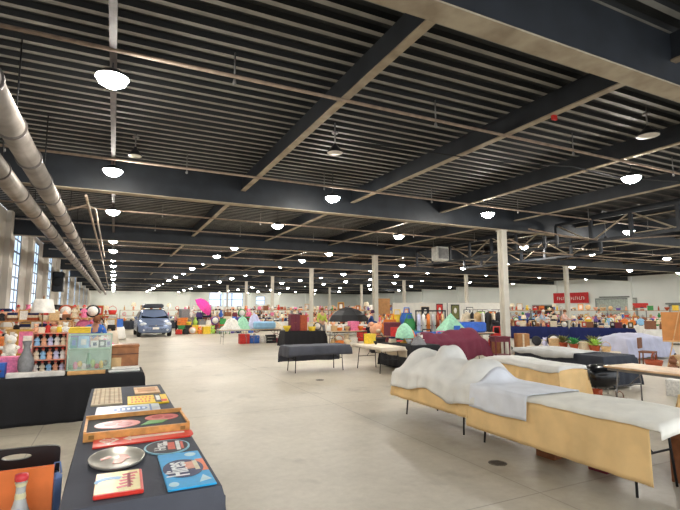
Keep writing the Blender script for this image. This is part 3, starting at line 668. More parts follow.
    if kind == 'hanging_coat': return [('coat_body', MB().lathe([(.26, 0), (.24, .3), (.2, .6), (.22, .84), (.06, .94)], seg=10, sy=.4), c), ('sleeve', MB().tube([(-.2, 0, .84), (-.28, 0, .6), (-.29, 0, .35)], .06, 8), c), ('sleeve', MB().tube([(.2, 0, .84), (.28, 0, .6), (.29, 0, .35)], .06, 8), c), ('hanger', MB().tube([(0, 0, .93), (0, 0, 1.0), (.03, 0, 1.03)], .01, 6), CHROME)]
    raise KeyError(kind)
CACHE = {}
NAMEW = {'bag': 'shopping_bag', 'box': 'storage_box', 'chair': 'small_chair'}
def put(kind, col, loc, s, table, rz=0., where=None, label=None, sc=None):
    key = (kind, col)
    if key in CACHE: o = copy_tree(CACHE[key])
    else:
        o = thing(NAMEW.get(kind, kind), None, kind.replace('_', ' '))
        for nm, mb, m in lib_kind(kind, col): mb.build(nm, m, o)
        CACHE[key] = o
    o.location = loc; o.rotation_euler = (0, 0, rz); o.scale = sc if sc else (s, s, s)
    o['category'] = kind.replace('_', ' ').replace('bag', 'bag')
    if label: o['label'] = label
    else: REG.setdefault(table, []).append((sx(loc), o, col, kind))
    return o
def finish_labels():
    for tb, lst in REG.items():
        lst.sort(key=lambda q: q[0])
        # within a table: rank among the same colour+kind
        groups = {}
        for q in lst: groups.setdefault((q[2], q[3]), []).append(q)
        for (col, kind), g in groups.items():
            kn = kind.replace('_', ' ').replace('plate on stand', 'display plate')
            for i, q in enumerate(g):
                if len(g) == 1: q[1]['label'] = '%s %s, the only one %s' % (col, kn, tb)
                elif i == 0: q[1]['label'] = 'leftmost %s %s %s' % (col, kn, tb)
                elif i == len(g) - 1: q[1]['label'] = 'rightmost %s %s %s' % (col, kn, tb)
                else:
                    q[1]['label'] = '%s %s, %s such from left %s' % (col, kn, ORD[i], tb)
                if len(q[1]['label'].split()) > 16: q[1]['label'] = q[1]['label'].replace(' such from left', ' from left').replace('the only one ', '')
                q[1]['group'] = 'sale goods ' + tb
MIX = ['figurine', 'vase', 'jar', 'box', 'book_stack', 'framed_picture', 'basket', 'plate_on_stand', 'teapot', 'soft_toy', 'bottle', 'toy_truck', 'bowl', 'clock', 'table_lamp']
ALLC = ['white', 'cream', 'red', 'blue', 'brown', 'tan', 'orange', 'yellow', 'pink', 'green', 'black', 'light blue', 'peach', 'silver', 'rust', 'purple']
SZ = {'figurine': (.26, .36), 'vase': (.25, .4), 'jar': (.18, .28), 'box': (.22, .36), 'book_stack': (.2, .28), 'framed_picture': (.3, .5), 'basket': (.28, .4), 'plate_on_stand': (.25, .34),
      'teapot': (.2, .26), 'soft_toy': (.28, .42), 'bottle': (.26, .34), 'toy_truck': (.22, .3), 'bowl': (.14, .2), 'clock': (.25, .35), 'table_lamp': (.42, .6), 'suitcase': (.3, .4), 'bag': (.3, .45), 'crate': (.28, .36), 'cloth_heap': (.2, .3)}
def fill(x0, x1, y0, y1, z, n, table, seed, kinds=None, cols=None, k=1.0):
    r = random.Random(seed); L, W = x1 - x0, y1 - y0; placed = 0
    nx = max(1, round(math.sqrt(n * L / max(W, .01)))); ny = max(1, math.ceil(n / nx))
    for j in range(ny):
        for i in range(nx):
            kd = r.choice(kinds or MIX); s = r.uniform(*SZ[kd]) * k; cellx, celly = L / nx, W / ny
            s = min(s, 1.05 * min(cellx, celly) / (1.05 if kd in ('box', 'book_stack', 'crate') else .8 if kd not in ('suitcase', 'bowl', 'toy_truck') else 1.35) + .12)
            x = x0 + cellx * (i + .5) + r.uniform(-.08, .08) * cellx; y = y0 + celly * (j + .5) + r.uniform(-.08, .08) * celly
            put(kd, r.choice(cols or ALLC), (x, y, z), s, table, r.uniform(-.4, .4) + (PI / 2 if W > L * 3 else 0) * 0)

exec_parts = True
# ------------------------------------------------------------------ back-left black table with goods
folding_table(-1.3, .5, 8.9, 9.6, 'folding table under black cloth behind the sign table, right end')
cloth('tablecloth', -2.7, .52, 8.87, 9.62, (.72, .72, .72, .1), BLK, 'black floor-length cloth on the table of figurines and display case', seed=2, wr=.002, fold=.02, flare=.03)
folding_table(-2.7, -1.32, 8.9, 9.6, 'folding table under black cloth behind the sign table, left end')
T1 = 'on the black draped table at left'
z = .745
p0 = P(12, 378, z); 
tag(MB().box((0, 0, .04), (.8, .14, .08), bev=.01).build('long_box', mat('white_card', (232,226,218), .6), None, (-1.06, 8.98, z)), 'long flat white box along the front edge of the black draped table', 'box')
tag(MB().box((0, 0, .03), (.56, .3, .06), bev=.008).build('wooden_board', mat('honey_wood', (222,168,104), .5, var=.12, scale=10), None, (-.35, 9.06, z)), 'honey-coloured wooden board under the glass display case', 'board')
MB2 = cloth('folded_sheet', .47 - .6 + .6, .5, 9, 9.1, (0, 0, 0, 0), WHT, None) if False else None
tag(MB().box((0, 0, .02), (.5, .32, .04), bev=.015).box((.02, 0, .055), (.44, .28, .03), bev=.012).build('folded_sheet', WHT, None, (.22, 9.12, z)), 'folded white sheet at the right end of the black draped table', 'cloth')
# glass display case
t = thing('display_case', 'glass display case with green landscape scene and small cards on the honey board', 'display case', (-.32, 9.1, z + .062)); t.scale = (.8, 1, .9)
w, d, h = .8, .22, .66
f = MB()
for sx_ in (-1, 1):
    for sy_ in (-1, 1): f.box((sx_ * w / 2, sy_ * d / 2, h / 2), (.02, .02, h))
for zz in (.01, h * .6, h - .01):
    for sy_ in (-1, 1): f.box((0, sy_ * d / 2, zz), (w, .02, .02))
    for sx_ in (-1, 1): f.box((sx_ * w / 2, 0, zz), (.02, d, .02))
f.build('case_frame', mat('sage_frame', (176,200,180), .5), t)
MB().box((0, d / 2 - .012, h * .3), (w - .03, .008, h * .58)).build('backdrop', mat('sage_board', (168,202,170), .7, var=.1), t)
MB().box((0, 0, h * .6), (w - .02, d - .02, .01)).build('shelf', GLASS, t)
MB().box((0, -d / 2, h / 2), (w - .02, .004, h - .02)).build('glass_front', GLASS, t)
for k, (cx, cw, ch, cc) in enumerate(((-.31, .13, .2, 'teal'), (-.13, .2, .22, 'light blue'), (.08, .14, .13, 'white'), (.22, .14, .14, 'black'), (.34, .1, .14, 'silver'))):
    MB().box((cx, -.05, h * .6 + .01 + ch / 2), (cw, .01, ch)).build('display_card', cm(cc), t)
    MB().box((cx, -.057, h * .6 + .01 + ch / 2), (cw * .5, .004, ch * .5)).build('card_picture', cm(['blue', 'white', 'navy', 'white', 'purple'][k]), t)
for k in range(9):
    cc = ['green', 'pink', 'yellow', 'white', 'black', 'lime', 'red', 'yellow', 'olive'][k]
    MB().ball((-.34 + k * .08, -.03, .05 + .03 * (k % 3)), (.05, .04, .06 + .02 * (k % 2)), 8).build('ornament', cm(cc), t)
MB().lathe([(.03, 0), (.05, .12), (.02, .3)], (-.02, -.02, .01), 10).build('green_bottle', cm('green'), t)
# figurine shelf
t = thing('display_shelf', 'three-tier red-edged shelf of figurines on the black draped table', 'shelf', (-.93, 9.32, z)); t.scale = (.66, 1, .84)
f = MB(); W_ = .74
for zz in (.02, .28, .55, .80): f.box((0, 0, zz), (W_, .22, .02))
for s in (-1, 1): f.box((s * W_ / 2, 0, .41), (.02, .22, .8))
f.build('shelf_frame', mat('peach_shelf', (226,150,124), .6), t)
MB().box((0, .105, .41), (W_ - .02, .01, .78)).build('back_panel', cm('black'), t)
for r_ in range(3):
    for k in range(5):
        put('figurine', ['white', 'cream', 'light blue', 'peach', 'lavender'][(k + r_) % 5], (-.93 - .19 + k * .095, 9.30, z + .84 * (.031, .291, .561)[r_]), .19,
            None, label='small %s figurine, %s from left on the %s tier of the figurine shelf' % (['white', 'cream', 'pale blue', 'peach', 'lavender'][(k + r_) % 5], ORD[k], ['bottom', 'middle', 'top'][r_]))
for k in range(6):
    put(['soft_toy', 'box', 'figurine', 'basket', 'jar', 'soft_toy'][k], ['peach', 'cream', 'red', 'tan', 'yellow', 'white'][k], (-1.15 + k * .085, 9.32, z + .84 * .811), [.15, .09, .18, .12, .13, .17][k], 'on top of the figurine shelf')
put('vase', 'grey', (-1.235, 9.14, z + .0), .5, None, sc=(.36, .36, .56), label='tall pale grey cone vase left of the figurine shelf'); 
for q in [('box', 'blue', -1.62, 9.2, .22), ('crate', 'brown', -1.95, 9.3, .3), ('box', 'orange', -1.9, 9.45, .2), ('bowl', 'maroon', -1.62, 9.0, .12), ('teapot', 'brown', -1.8, 9.02, .16), ('box', 'pink', -1.52, 9.4, .3), ('basket', 'brown', -2.2, 9.1, .3), ('jar', 'black', -.68, 9.45, .4)]:
    put(q[0], q[1], (q[2], q[3], z), q[4], T1)
# brown wooden box
t = thing('wooden_chest', 'brown wooden chest with pale label at the right end of the black draped table', 'chest', (.22, 9.42, z))
MB().box((0, 0, .2), (.46, .3, .4), bev=.01).build('chest_body', mat('chest_wood', (160,104,62), .5, var=.15, scale=7), t)
MB().box((0, 0, .42), (.48, .32, .05), bev=.01).build('lid', mat('chest_wood', (160,104,62), .5), t); MB().box((-.13, -.155, .12), (.16, .01, .2)).build('label_plate', cm('tan'), t)
MB().box((0, -.158, .28), (.46, .008, .01)).build('seam', WOODD, t)

# second row table on the left
def vendor(x0, x1, y0, y1, m, tlabel, clabel, drop=.7, seed=0, z=.737, name='tablecloth', bare=False):
    folding_table(x0, x1, y0, y1, tlabel, legm=STEEL_GREY)
    if not bare: cloth(name, x0 - .01, x1 + .01, y0 - .01, y1 + .01, (drop,) * 4, m, clabel, seed=seed, res=.1, wr=.002)
T2 = 'on the second left table by the window wall'
vendor(-3.3, -.1, 12.6, 13.5, CREAMC, 'folding table behind the figurine table, under a cream cloth', 'cream cloth on the second table back at left', seed=5)
for q in [('box', 'purple', -.72, 12.9, .5), ('soft_toy', 'peach', -1.1, 12.9, .5), ('basket', 'rust', -1.2, 13.2, .6), ('framed_picture', 'pink', -1.75, 13.1, .6), ('soft_toy', 'white', -2.05, 12.8, .5),
          ('box', 'orange', -2.45, 12.9, .45), ('vase', 'brown', -2.7, 13.1, .6), ('figurine', 'tan', -2.35, 13.2, .6), ('clock', 'brown', -2.9, 12.9, .5), ('cloth_heap', 'pink', -.15, 13.1, .35), ('vase', 'black', -.9, 13.3, .5),
          ('jar', 'black', -1.0, 12.75, .3)]:
    put(q[0], q[1], (q[2], q[3], .745), q[4], T2)
put('box', 'yellow', (-.72, 12.9, .745 + .5), .3, T2, sc=(.5, .4, .14))
t = thing('floor_lamp', 'floor lamp with white shade behind the figurine shelf', 'lamp', (-1.58, 13.75, 0))
MB().lathe([(.0, 0), (.16, 0), (.15, .03), (.03, .05)], (0, 0, 0), 16).build('lamp_base', mat('brass', (150,112,56), .35, .7), t); MB().tube([(0, 0, .04), (0, 0, 2.0)], .014, 8).build('pole', mat('brass', (150,112,56), .35, .7), t)
MB().lathe([(.27, 1.72), (.2, 2.06), (.19, 2.06), (.26, 1.72)], (0, 0, 0), 20).build('lamp_shade', cm('white', .9), t); MB().lathe([(.0, 2.16), (.02, 2.12), (.012, 2.0)], (0, 0, 0), 8).build('finial', mat('brass', (150,112,56), .35, .7), t)

vendor(-3.4, -.2, 16.5, 17.3, TANC, 'folding table third back along the window wall', 'tan cloth on the third table back at left', seed=6)
fill(-3.3, -.3, 16.55, 17.25, .745, 20, 'on the third left table by the window wall', 11, k=1.5, cols=['peach', 'white', 'cream', 'rust', 'brown', 'pink', 'tan', 'orange'])
vendor(-3.4, -.2, 20.5, 21.3, WHT, 'folding table fourth back along the window wall', 'white cloth on the fourth table back at left', seed=7)
fill(-3.3, -.3, 20.55, 21.25, .745, 18, 'on the fourth left table by the window wall', 12, k=1.7, cols=['peach', 'white', 'red', 'silver', 'light blue', 'cream', 'black', 'tan'])
vendor(-3.4, .2, 25, 25.8, CREAMC, 'folding table fifth back along the window wall', 'cream cloth on the fifth table back at left', seed=8)
fill(-3.3, .1, 25.05, 25.75, .745, 18, 'on the fifth left table by the window wall', 13, k=1.8, cols=['peach', 'white', 'pink', 'cream', 'black', 'purple', 'tan'])
vendor(-3.4, .6, 30, 30.8, WHT, 'folding table sixth back along the window wall', 'white cloth on the sixth table back at left', seed=9)
fill(-3.3, .5, 30.05, 30.75, .745, 16, 'on the sixth left table by the window wall', 14, k=2.)
for (x0, x1, yy, nm, sd, kk) in ((-3.0, -.95, 14.6, 'behind the second left table', 41, 1.5), (-3.3, -.4, 18.2, 'behind the third left table', 42, 1.8), (-3.3, -.3, 22.3, 'behind the fourth left table', 43, 2.), (-3.3, .2, 27, 'behind the fifth left table', 44, 2.2)):
    t = thing('shelf_unit', 'open wooden shelf unit %s' % nm, 'shelf', ((x0 + x1) / 2, yy, 0)); L_ = x1 - x0
    for zz in (.5, 1.0, 1.5): MB().box((0, 0, zz), (L_, .4, .03)).build('shelf_board', WOOD, t)
    for s_ in (-1, 1):
        MB().box((s_ * (L_ / 2 - .02), 0, .77), (.04, .4, 1.54)).build('shelf_side', WOOD, t)
    for zz in (1.0, 1.5): fill(x0 + .1, x1 - .1, yy - .12, yy + .12, zz + .016, 9, 'on the %s shelf %s' % ('upper' if zz > 1.2 else 'middle', nm), sd + int(zz * 2), k=kk * (.8 if zz < 1.2 else 1), cols=['peach', 'white', 'cream', 'pink', 'rust', 'brown', 'tan', 'silver', 'black', 'red'])
# ------------------------------------------------------------------ car
def car(loc, rz):
    t = thing('parked_car', 'blue-grey hatchback car with a roof box, facing the camera down the aisle', 'car', loc, rz)
    BODY = mat('car_paint', (122,136,166), .25, .3, var=.02); DG = mat('car_glass', (24,34,44), .08)
    # body sections along y: (y, half width, z_low, z_belt)
    def loft(secs, nm, m, capends=True):
        mb = MB(); V = []; n = None
        for y_, pts in secs:
            n = len(pts); V += [(px, y_, pz) for px, pz in pts]
        F = []
        for i in range(len(secs) - 1):
            for k in range(n): F.append((i * n + k, i * n + (k + 1) % n, (i + 1) * n + (k + 1) % n, (i + 1) * n + k))
        F.append(list(range(n))[::-1]); F.append([(len(secs) - 1) * n + k for k in range(n)])
        return mb.add(V, F, None, 0, True).build(nm, m, t)
    def sec(w, z0, z1, c=.12):
        return [(-w + c, z0), (w - c, z0), (w, z0 + c), (w, z1 - c * 1.2), (w - c, z1), (0, z1 + .03), (-w + c, z1), (-w, z1 - c * 1.2), (-w, z0 + c)]
    loft([(-2.1, sec(.62, .32, .62)), (-2.0, sec(.8, .25, .74)), (-1.7, sec(.89, .22, .9)), (-1.1, sec(.92, .22, 1.02)), (0, sec(.93, .22, 1.06)), (1.4, sec(.93, .22, 1.08)), (1.95, sec(.86, .28, 1.02)), (2.05, sec(.78, .35, .9))], 'body', BODY)
    def cab(w0, w1, z0, z1): return [(-w0, z0), (w0, z0), (w0 - .02, z0 + .1), (w1, z1 - .06), (w1 - .1, z1), (0, z1 + .02), (-w1 + .1, z1), (-w1, z1 - .06), (-w0 + .02, z0 + .1)]
    loft([(-1.15, cab(.8, .78, 1.0, 1.06)), (-.85, cab(.84, .74, 1.0, 1.3)), (-.45, cab(.85, .66, 1.0, 1.56)), (.3, cab(.85, .68, 1.0, 1.62)), (1.4, cab(.84, .66, 1.0, 1.56)), (1.9, cab(.8, .62, 1.0, 1.2))], 'cabin', BODY)
    mb = MB(); a = Vector((0, -1.13, 1.08)); mb.add([(-.74, -1.15, 1.09), (.74, -1.15, 1.09), (.60, -.47, 1.54), (-.60, -.47, 1.54)], [(0, 1, 2, 3)]); mb.build('windscreen', DG, t)
    for s in (-1, 1):
        MB().add([(s * .865, -.7, 1.1), (s * .865, 1.4, 1.12), (s * .70, 1.25, 1.5), (s * .70, -.35, 1.5)], [(0, 1, 2, 3)]).build('side_window', DG, t)
        MB().ball((s * .66, -1.95, .76), (.2, .1, .1), 10).build('headlight', mat('headlight', (226,232,238), .15), t)
        MB().ball((s * .98, -.75, 1.12), (.1, .07, .08), 8).build('wing_mirror', BODY, t)
        MB().lathe([(.06, -.02), (.06, .02)], (0, 0, 0), 10, Matrix.Translation((s * .62, -2.08, .42)) @ Matrix.Rotation(PI / 2, 4, 'X')).build('fog_light', mat('headlight', (226,232,238), .15), t)
        for y_ in (-1.3, 1.3):
            wl = MB().lathe([(.2, -.11), (.32, -.1), (.33, 0), (.32, .1), (.2, .11)], seg=20, M=Matrix.Translation((s * .82, y_, .33)) @ Matrix.Rotation(PI / 2, 4, 'Y')).build('wheel', RUBBER, t)
            MB().lathe([(.2, -.12), (.06, -.125), (.2, .12)][:2] + [(0, -.125)], seg=14, M=Matrix.Translation((s * .82, y_, .33)) @ Matrix.Rotation(-s * PI / 2 + PI, 4, 'Y')).build('hubcap', CHROME, wl)
        MB().tube([(s * .58, -.3, 1.62), (s * .58, -.25, 1.68), (s * .58, 1.1, 1.68), (s * .58, 1.15, 1.6)], .018, 6).build('roof_rail', BLACKM, t)
    MB().box((0, -2.06, .45), (1.1, .08, .16), bev=.02).build('lower_grille', BLACKM, t)
    MB().box((0, -2.07, .64), (.8, .06, .07), bev=.02).build('upper_grille', BLACKM, t)
    MB().box((0, -2.12, .52), (.34, .02, .12)).build('number_plate', cm('white'), t)
    MB().prism(ell(.06, .035), 0, .02, Matrix.Translation((0, -2.1, .68)) @ Matrix.Rotation(PI / 2, 4, 'X')).build('badge', CHROME, t)
    MB().box((0, .35, 1.83), (1.15, 1.5, .26), bev=.08).build('roof_box', mat('roof_box_dark', (48,52,62), .4), t)
    return t
pc = P(151, 333, 0); car((2.42, 34.2, 0), .03).scale = (1.12, 1.08, 1.08)
vendor(-1.6, .6, 34.5, 35.3, GRYC, 'folding table left of the parked car', 'dark grey cloth on the table left of the parked car', seed=15)
fill(-1.5, .5, 34.55, 35.25, .745, 14, 'on the table left of the parked car', 15, k=1.8, cols=['pink', 'white', 'black', 'blue', 'cream', 'rust', 'silver'])

# ------------------------------------------------------------------ pile of goods beyond the car
TP = 'in the pile right of the parked car'
def pp(x, y): return P(x, y, 0)
r = random.Random(31)
PC = ['navy', 'red', 'white', 'green', 'lime', 'brown', 'orange', 'cream', 'black', 'purple', 'pink', 'grey', 'maroon', 'yellow', 'blue', 'peach']
for lay, (n, z_, yy) in enumerate(((13, 0, 34.6), (12, .62, 35.3), (10, 1.15, 36.0))):
    for i in range(n):
        x = 4.2 + lay * .25 + (5.6 - lay * .4) * i / (n - 1)
        if z_: put('box', PC[(i * 5 + lay * 3) % 16], (x, yy, 0), 1, TP, 0, sc=(.44, .5, z_))
        kd = ['suitcase', 'crate', 'box', 'bag', 'basket', 'soft_toy', 'clock', 'vase', 'bag', 'soft_toy'][(i * 3 + lay) % 10]
        put(kd, PC[(i * 7 + lay * 5 + 1) % 16], (x, yy, z_), r.uniform(.5, .62) * (.75 if kd in ('suitcase', 'basket') else 1), TP, r.uniform(-.3, .3))
put('chair', 'green', (7.2, 33.7, 0), 1.1, TP, .4)
q = P(196, 332, 0) * 1; q = q * (35 / q.y)
t = thing('parasol', 'bright pink parasol lying open on its side above the pile', 'umbrella', (5.9, 35.4, 1.9)); t.rotation_euler = (.55, .75, .2); t.scale = (.8, .8, .8)
for nm, mb, m in lib_kind('umbrella', 'magenta'): mb.build(nm, m, t)

# ------------------------------------------------------------------ bare table with pale heaps, centre left
T3 = 'on the long bare table in the centre left'
folding_table(4.85, 6.4, 23.8, 24.6, 'long bare pale table under white heaps, left section', legm=CHROME, z=.745)
folding_table(6.42, 8.1, 23.8, 24.6, 'long bare pale table under the light blue cover, right section', legm=CHROME, z=.745)
for q in [('cloth_heap', 'white', 5.5, 24.2, (.62, .6, .62)), ('cloth_heap', 'mint', 6.1, 24.3, (.5, .5, .7)), ('cloth_heap', 'lavender', 6.75, 24.4, (.5, .5, .85)), ('cloth_heap', 'cream', 8.0 - .1, 24.3, (.45, .4, .4))]:
    put(q[0], q[1], (q[2], q[3], .747), 1, T3, sc=q[4])
tag(MB().box((0, 0, .2), (1.15, .6, .38), bev=.08).build('folded_cover', LBL, None, (7.2, 24.1, .747)), 'light blue folded cover on the long bare table', 'cover')
TU = 'under the long bare table in the centre left'
for q in [('box', 'red', 6.2, 24.3, .5), ('suitcase', 'blue', 6.75, 24.3, .45), ('bag', 'white', 7.2, 24.2, .5), ('crate', 'black', 7.6, 24.2, .5), ('basket', 'maroon', 7.95, 24.3, .5)]: put(q[0], q[1], (q[2], q[3], 0), q[4], TU)

# ------------------------------------------------------------------ mid black table
folding_table(4.52, 6.38, 12.55, 13.3, 'folding table under the short black cloth in mid floor', z=.74)
cloth('tablecloth', 4.5, 6.4, 12.53, 13.32, (.3, .26, .26, .5), mat('cloth_soft_black', (78,80,90), .85, var=.1, scale=3), 'short black cloth on the lone table in mid floor', z=.746, seed=21, fold=.02, jag=.03, flare=.02)
# dark draped table behind
vendor(7.3, 9.3, 20.9, 21.7, BLK, 'folding table behind the lone black table, under floor-length cloth', 'floor-length black cloth under the reddish cabinet', seed=22)
T5 = 'on the black draped table in the centre'
put('small_cabinet', 'maroon', (7.85, 21.3, .745), .74, T5, sc=(.62, .7, .78)); put('small_cabinet', 'rust', (8.3, 21.35, .745), .74, T5, sc=(.5, .7, .74))
for q in [('bowl', 'yellow', 7.42, 21.1, .26), ('basket', 'yellow', 8.7, 21.1, .4), ('clock', 'black', 9.1, 21.4, .4)]: put(q[0], q[1], (q[2], q[3], .745), q[4], T5)
folding_table(9.35, 11.3, 20.2, 20.95, 'bare pale table right of the black draped one in the centre', top=TOPM, z=.74)
T6 = 'on the bare pale table in the centre'
for q in [('box', 'tan', 9.6, 20.5, .25), ('basket', 'orange', 9.95, 20.6, .3), ('bowl', 'tan', 10.3, 20.5, .2), ('suitcase', 'navy', 10.4, 20.7, .25), ('box', 'pink', 10.7, 20.6, .45), ('bowl', 'orange', 11.0, 20.4, .22), ('soft_toy', 'peach', 9.7, 20.8, .4), ('book_stack', 'cream', 11.1, 20.7, .25)]: put(q[0], q[1], (q[2], q[3], .742), q[4], T6)
for q in [('basket', 'orange', 9.9, 20.6, .55), ('soft_toy', 'cream', 10.3, 20.55, .6), ('bag', 'tan', 9.65, 20.6, .5), ('box', 'white', 10.65, 20.6, .4)]: put(q[0], q[1], (q[2], q[3], 0), q[4], 'on the floor under the bare pale centre table')

# ------------------------------------------------------------------ people
def person(loc, rz, shirt, trousers, hair, label, lean=.0, arms='down', crouch=0., hat=None, H=1.72):
    t = thing('person', label, 'person', loc, rz)
    k = H / 1.75
    def sk(name, pts, edges, rad, m, parent, sub=1):
        me = bpy.data.meshes.new(name); me.from_pydata([Vector(p) * k for p in pts], edges, []); me.materials.append(m)
        o = bpy.data.objects.new(name, me); C.objects.link(o); o.parent = parent
        md = o.modifiers.new('skin', 'SKIN'); md.use_smooth_shade = True
        for i, r_ in enumerate(rad): me.skin_vertices[0].data[i].radius = (r_[0] * k, r_[1] * k) if isinstance(r_, tuple) else (r_ * k, r_ * k)
        me.skin_vertices[0].data[0].use_root = True
        s = o.modifiers.new('sub', 'SUBSURF'); s.levels = sub; s.render_levels = sub
        return o
    def L(x, y, z):        # lean the upper body forward (-y) about the hip
        dz = z - .95; return (x, y - math.sin(lean) * dz, .95 + math.cos(lean) * dz)
    ah = [(.36, -.05, .85), (.37, -.1, .78)] 
    elbow = (.27, .02, 1.15); wrist = (.28, -.14, .92); hand = (.28, -.2, .86)
    if arms == 'out': elbow = (.27, -.12, 1.2); wrist = (.2, -.38, 1.15); hand = (.19, -.46, 1.14)
    pts = [(0, 0, .95), L(0, 0, 1.2), L(0, .0, 1.42), L(0, -.01, 1.52), L(0, -.03, 1.62), L(0, -.03, 1.70)]
    E = [(0, 1), (1, 2), (2, 3), (3, 4), (4, 5)]
    R_ = [(.15, .11), (.145, .1), (.14, .09), .05, (.075, .09), (.06, .07)]
    for s in (-1, 1):
        b = len(pts)
        pts += [L(s * .18, 0, 1.40), L(s * elbow[0], elbow[1], elbow[2]), L(s * wrist[0], wrist[1], wrist[2]), L(s * hand[0], hand[1], hand[2])]
        E += [(2, b), (b, b + 1), (b + 1, b + 2), (b + 2, b + 3)]; R_ += [.055, .042, .03, (.035, .02)]
    for s in (-1, 1):
        b = len(pts); st = .08 * s
        pts += [(s * .1, 0, .86), (s * .11, -.02 - st, .48), (s * .12, .03 + .0 - st * 1.3, .09), (s * .13, -.12 - st * 1.3, .04)]
        E += [(0, b), (b, b + 1), (b + 1, b + 2), (b + 2, b + 3)]; R_ += [.09, .06, .042, (.04, .03)]
    body = sk('body', pts, E, R_, SKIN, t)
    for s in (-1, 1):   # fingers
        for q in range(4):
            a0 = Vector(L(s * hand[0] + (q - 1.5) * .014, hand[1], hand[2])); d = Vector((0, -.5, -.85)).normalized() if arms != 'out' else Vector((0, -1, -.2)).normalized()
            l_ = (.055, .065, .06, .045)[q]; MB().tube([a0 * k, (a0 + d * l_ * .6) * k, (a0 + d * l_ + Vector((0, .01, -.01))) * k], [.008, .0075, .006], 6).build('finger', SKIN, body)
        a0 = Vector(L(s * hand[0], hand[1] - .0, hand[2])); MB().tube([a0 * k, (a0 + Vector((-s * .03, -.03, -.02))) * k, (a0 + Vector((-s * .035, -.055, -.03))) * k], [.01, .009, .007], 6).build('thumb', SKIN, body)
    sp = [(0, 0, .93), L(0, 0, 1.2), L(0, 0, 1.42), L(0, 0, 1.49)]; SE = [(0, 1), (1, 2), (2, 3)]; SR = [(.175, .13), (.165, .12), (.16, .105), .07]
    for s in (-1, 1):
        b = len(sp); e = Vector(L(s * elbow[0], elbow[1], elbow[2])); w_ = Vector(L(s * wrist[0], wrist[1], wrist[2]))
        sp += [L(s * .185, 0, 1.41), tuple(e), tuple(e.lerp(w_, .8))]; SE += [(2, b), (b, b + 1), (b + 1, b + 2)]; SR += [.072, .056, .045]
    sk('shirt', sp, SE, SR, shirt, t)
    tp = [(0, 0, .95)]; TE = []; TR = [(.165, .12)]
    for s in (-1, 1):
        st = .08 * s; b = len(tp); tp += [(s * .1, 0, .84), (s * .11, -.02 - st, .48), (s * .12, .03 - st * 1.3, .1)]; TE += [(0, b), (b, b + 1), (b + 1, b + 2)]; TR += [.105, .075, .065]
    sk('trousers', tp, TE, TR, trousers, t)
    hc = Vector(L(0, -.03, 1.66)) * k
    MB().ball(tuple(hc + Vector((0, .015, .03))), (.092 * k, .11 * k, .1 * k), 12).build('hair', hair, t)
    fy = hc + Vector((0, -.1 * k, -.0))
    for s in (-1, 1): MB().ball(tuple(fy + Vector((s * .032, .005, .0))), .011, 6).build('eye', cm('black'), t)
    MB().ball(tuple(fy + Vector((0, -.005, -.03))), (.012, .02, .02), 6).build('nose', SKIN, t)
    MB().box(tuple(fy + Vector((0, .005, -.065))), (.04, .01, .008)).build('mouth', cm('rust'), t)
    for s in (-1, 1):
        st = .08 * s; MB().ball((s * .125 * k, (-.06 - st * 1.3) * k, .045), (.05, .14, .045), 10).build('shoe', cm('black'), t)
    return t
q = P(369, 346, 0)
person((q.x, q.y, 0), 1.2, mat('shirt_dark_blue', (38,66,124), .8), mat('trousers_dark', (26,30,52), .8), mat('hair_purple', (70,36,66), .7), 'person in dark blue jacket and dark trousers standing left of the red chair', lean=.25, arms='out', H=1.74)
person((24.4, 21.2, 0), .4, mat('shirt_pale_blue', (128,176,214), .8, rgb2=(220,232,240), scale=18), cm('navy', .9), cm('white', .9), 'person in pale blue and white top behind the navy draped table', lean=.2, arms='out')
person((25.6, 20.5, 0), .2, mat('shirt_peach', (232,196,186), .8), cm('navy', .9), cm('brown', .9), 'person in pale pink top behind the navy draped table', lean=.1, arms='out')
person((-.52, 14.3, 0), .3, mat('shirt_bright_blue', (56,112,196), .8), mat('trousers_dark', (26,30,52), .8), cm('brown', .9), 'person in bright blue shirt bending over behind the display case', lean=.75, arms='out', H=1.8)
person((3.9 + .5, 36.8, 0), .1, cm('cream', .9), cm('black', .9), cm('brown', .9), 'person in cream jacket standing right of the parked car', H=1.75)
person((10.75, 24.6, 0), .2, mat('shirt_lime', (196,210,90), .8), cm('grey', .9), cm('brown', .9), 'person in yellow-green top behind the bare centre table', H=1.85)

q = P(349, 322, 1.2)
t = thing('black_umbrella', 'big black domed umbrella open behind the bare centre table', 'umbrella', (12.6, 24.9, 1.05), 0, s=1.25)
for nm, mb, m in lib_kind('umbrella', 'black'): mb.build(nm, m, t)
put('suitcase', 'red', (12.9, 23.4, .0), .8, 'below the black umbrella')

# ------------------------------------------------------------------ cream table / black tub group (centre right)
folding_table(6.75, 7.5, 11.3, 13.0, 'folding table under the cream cloth, left of the black draped table', z=.73)
cloth('tablecloth', 6.73, 7.52, 11.28, 13.02, (.08, .3, .1, .1), CREAMC, 'cream cloth on the table left of the maroon cover', seed=31, jag=.08)
TC = 'on the cream-clothed table'
put('box', 'yellow', (7.2, 12.75, .75), .3, TC, .5); put('bowl', 'black', (7.15, 12.3, .75), .1, TC)
folding_table(7.9, 8.85, 11.5, 13.1, 'folding table under floor-length black cloth beside the cream one')
cloth('tablecloth', 7.86, 8.88, 11.46, 13.12, (.7, .7, .7, .7), BLK, 'black floor-length cloth on the table with the stained glass lamp', seed=32)
TB = 'on the black table beside the maroon cover'
put('stained_glass_lamp', 'mint', (8.35, 12.55, .745), .62, TB); put('stained_glass_lamp', 'orange', (8.6, 12.7, .745), .48, TB)
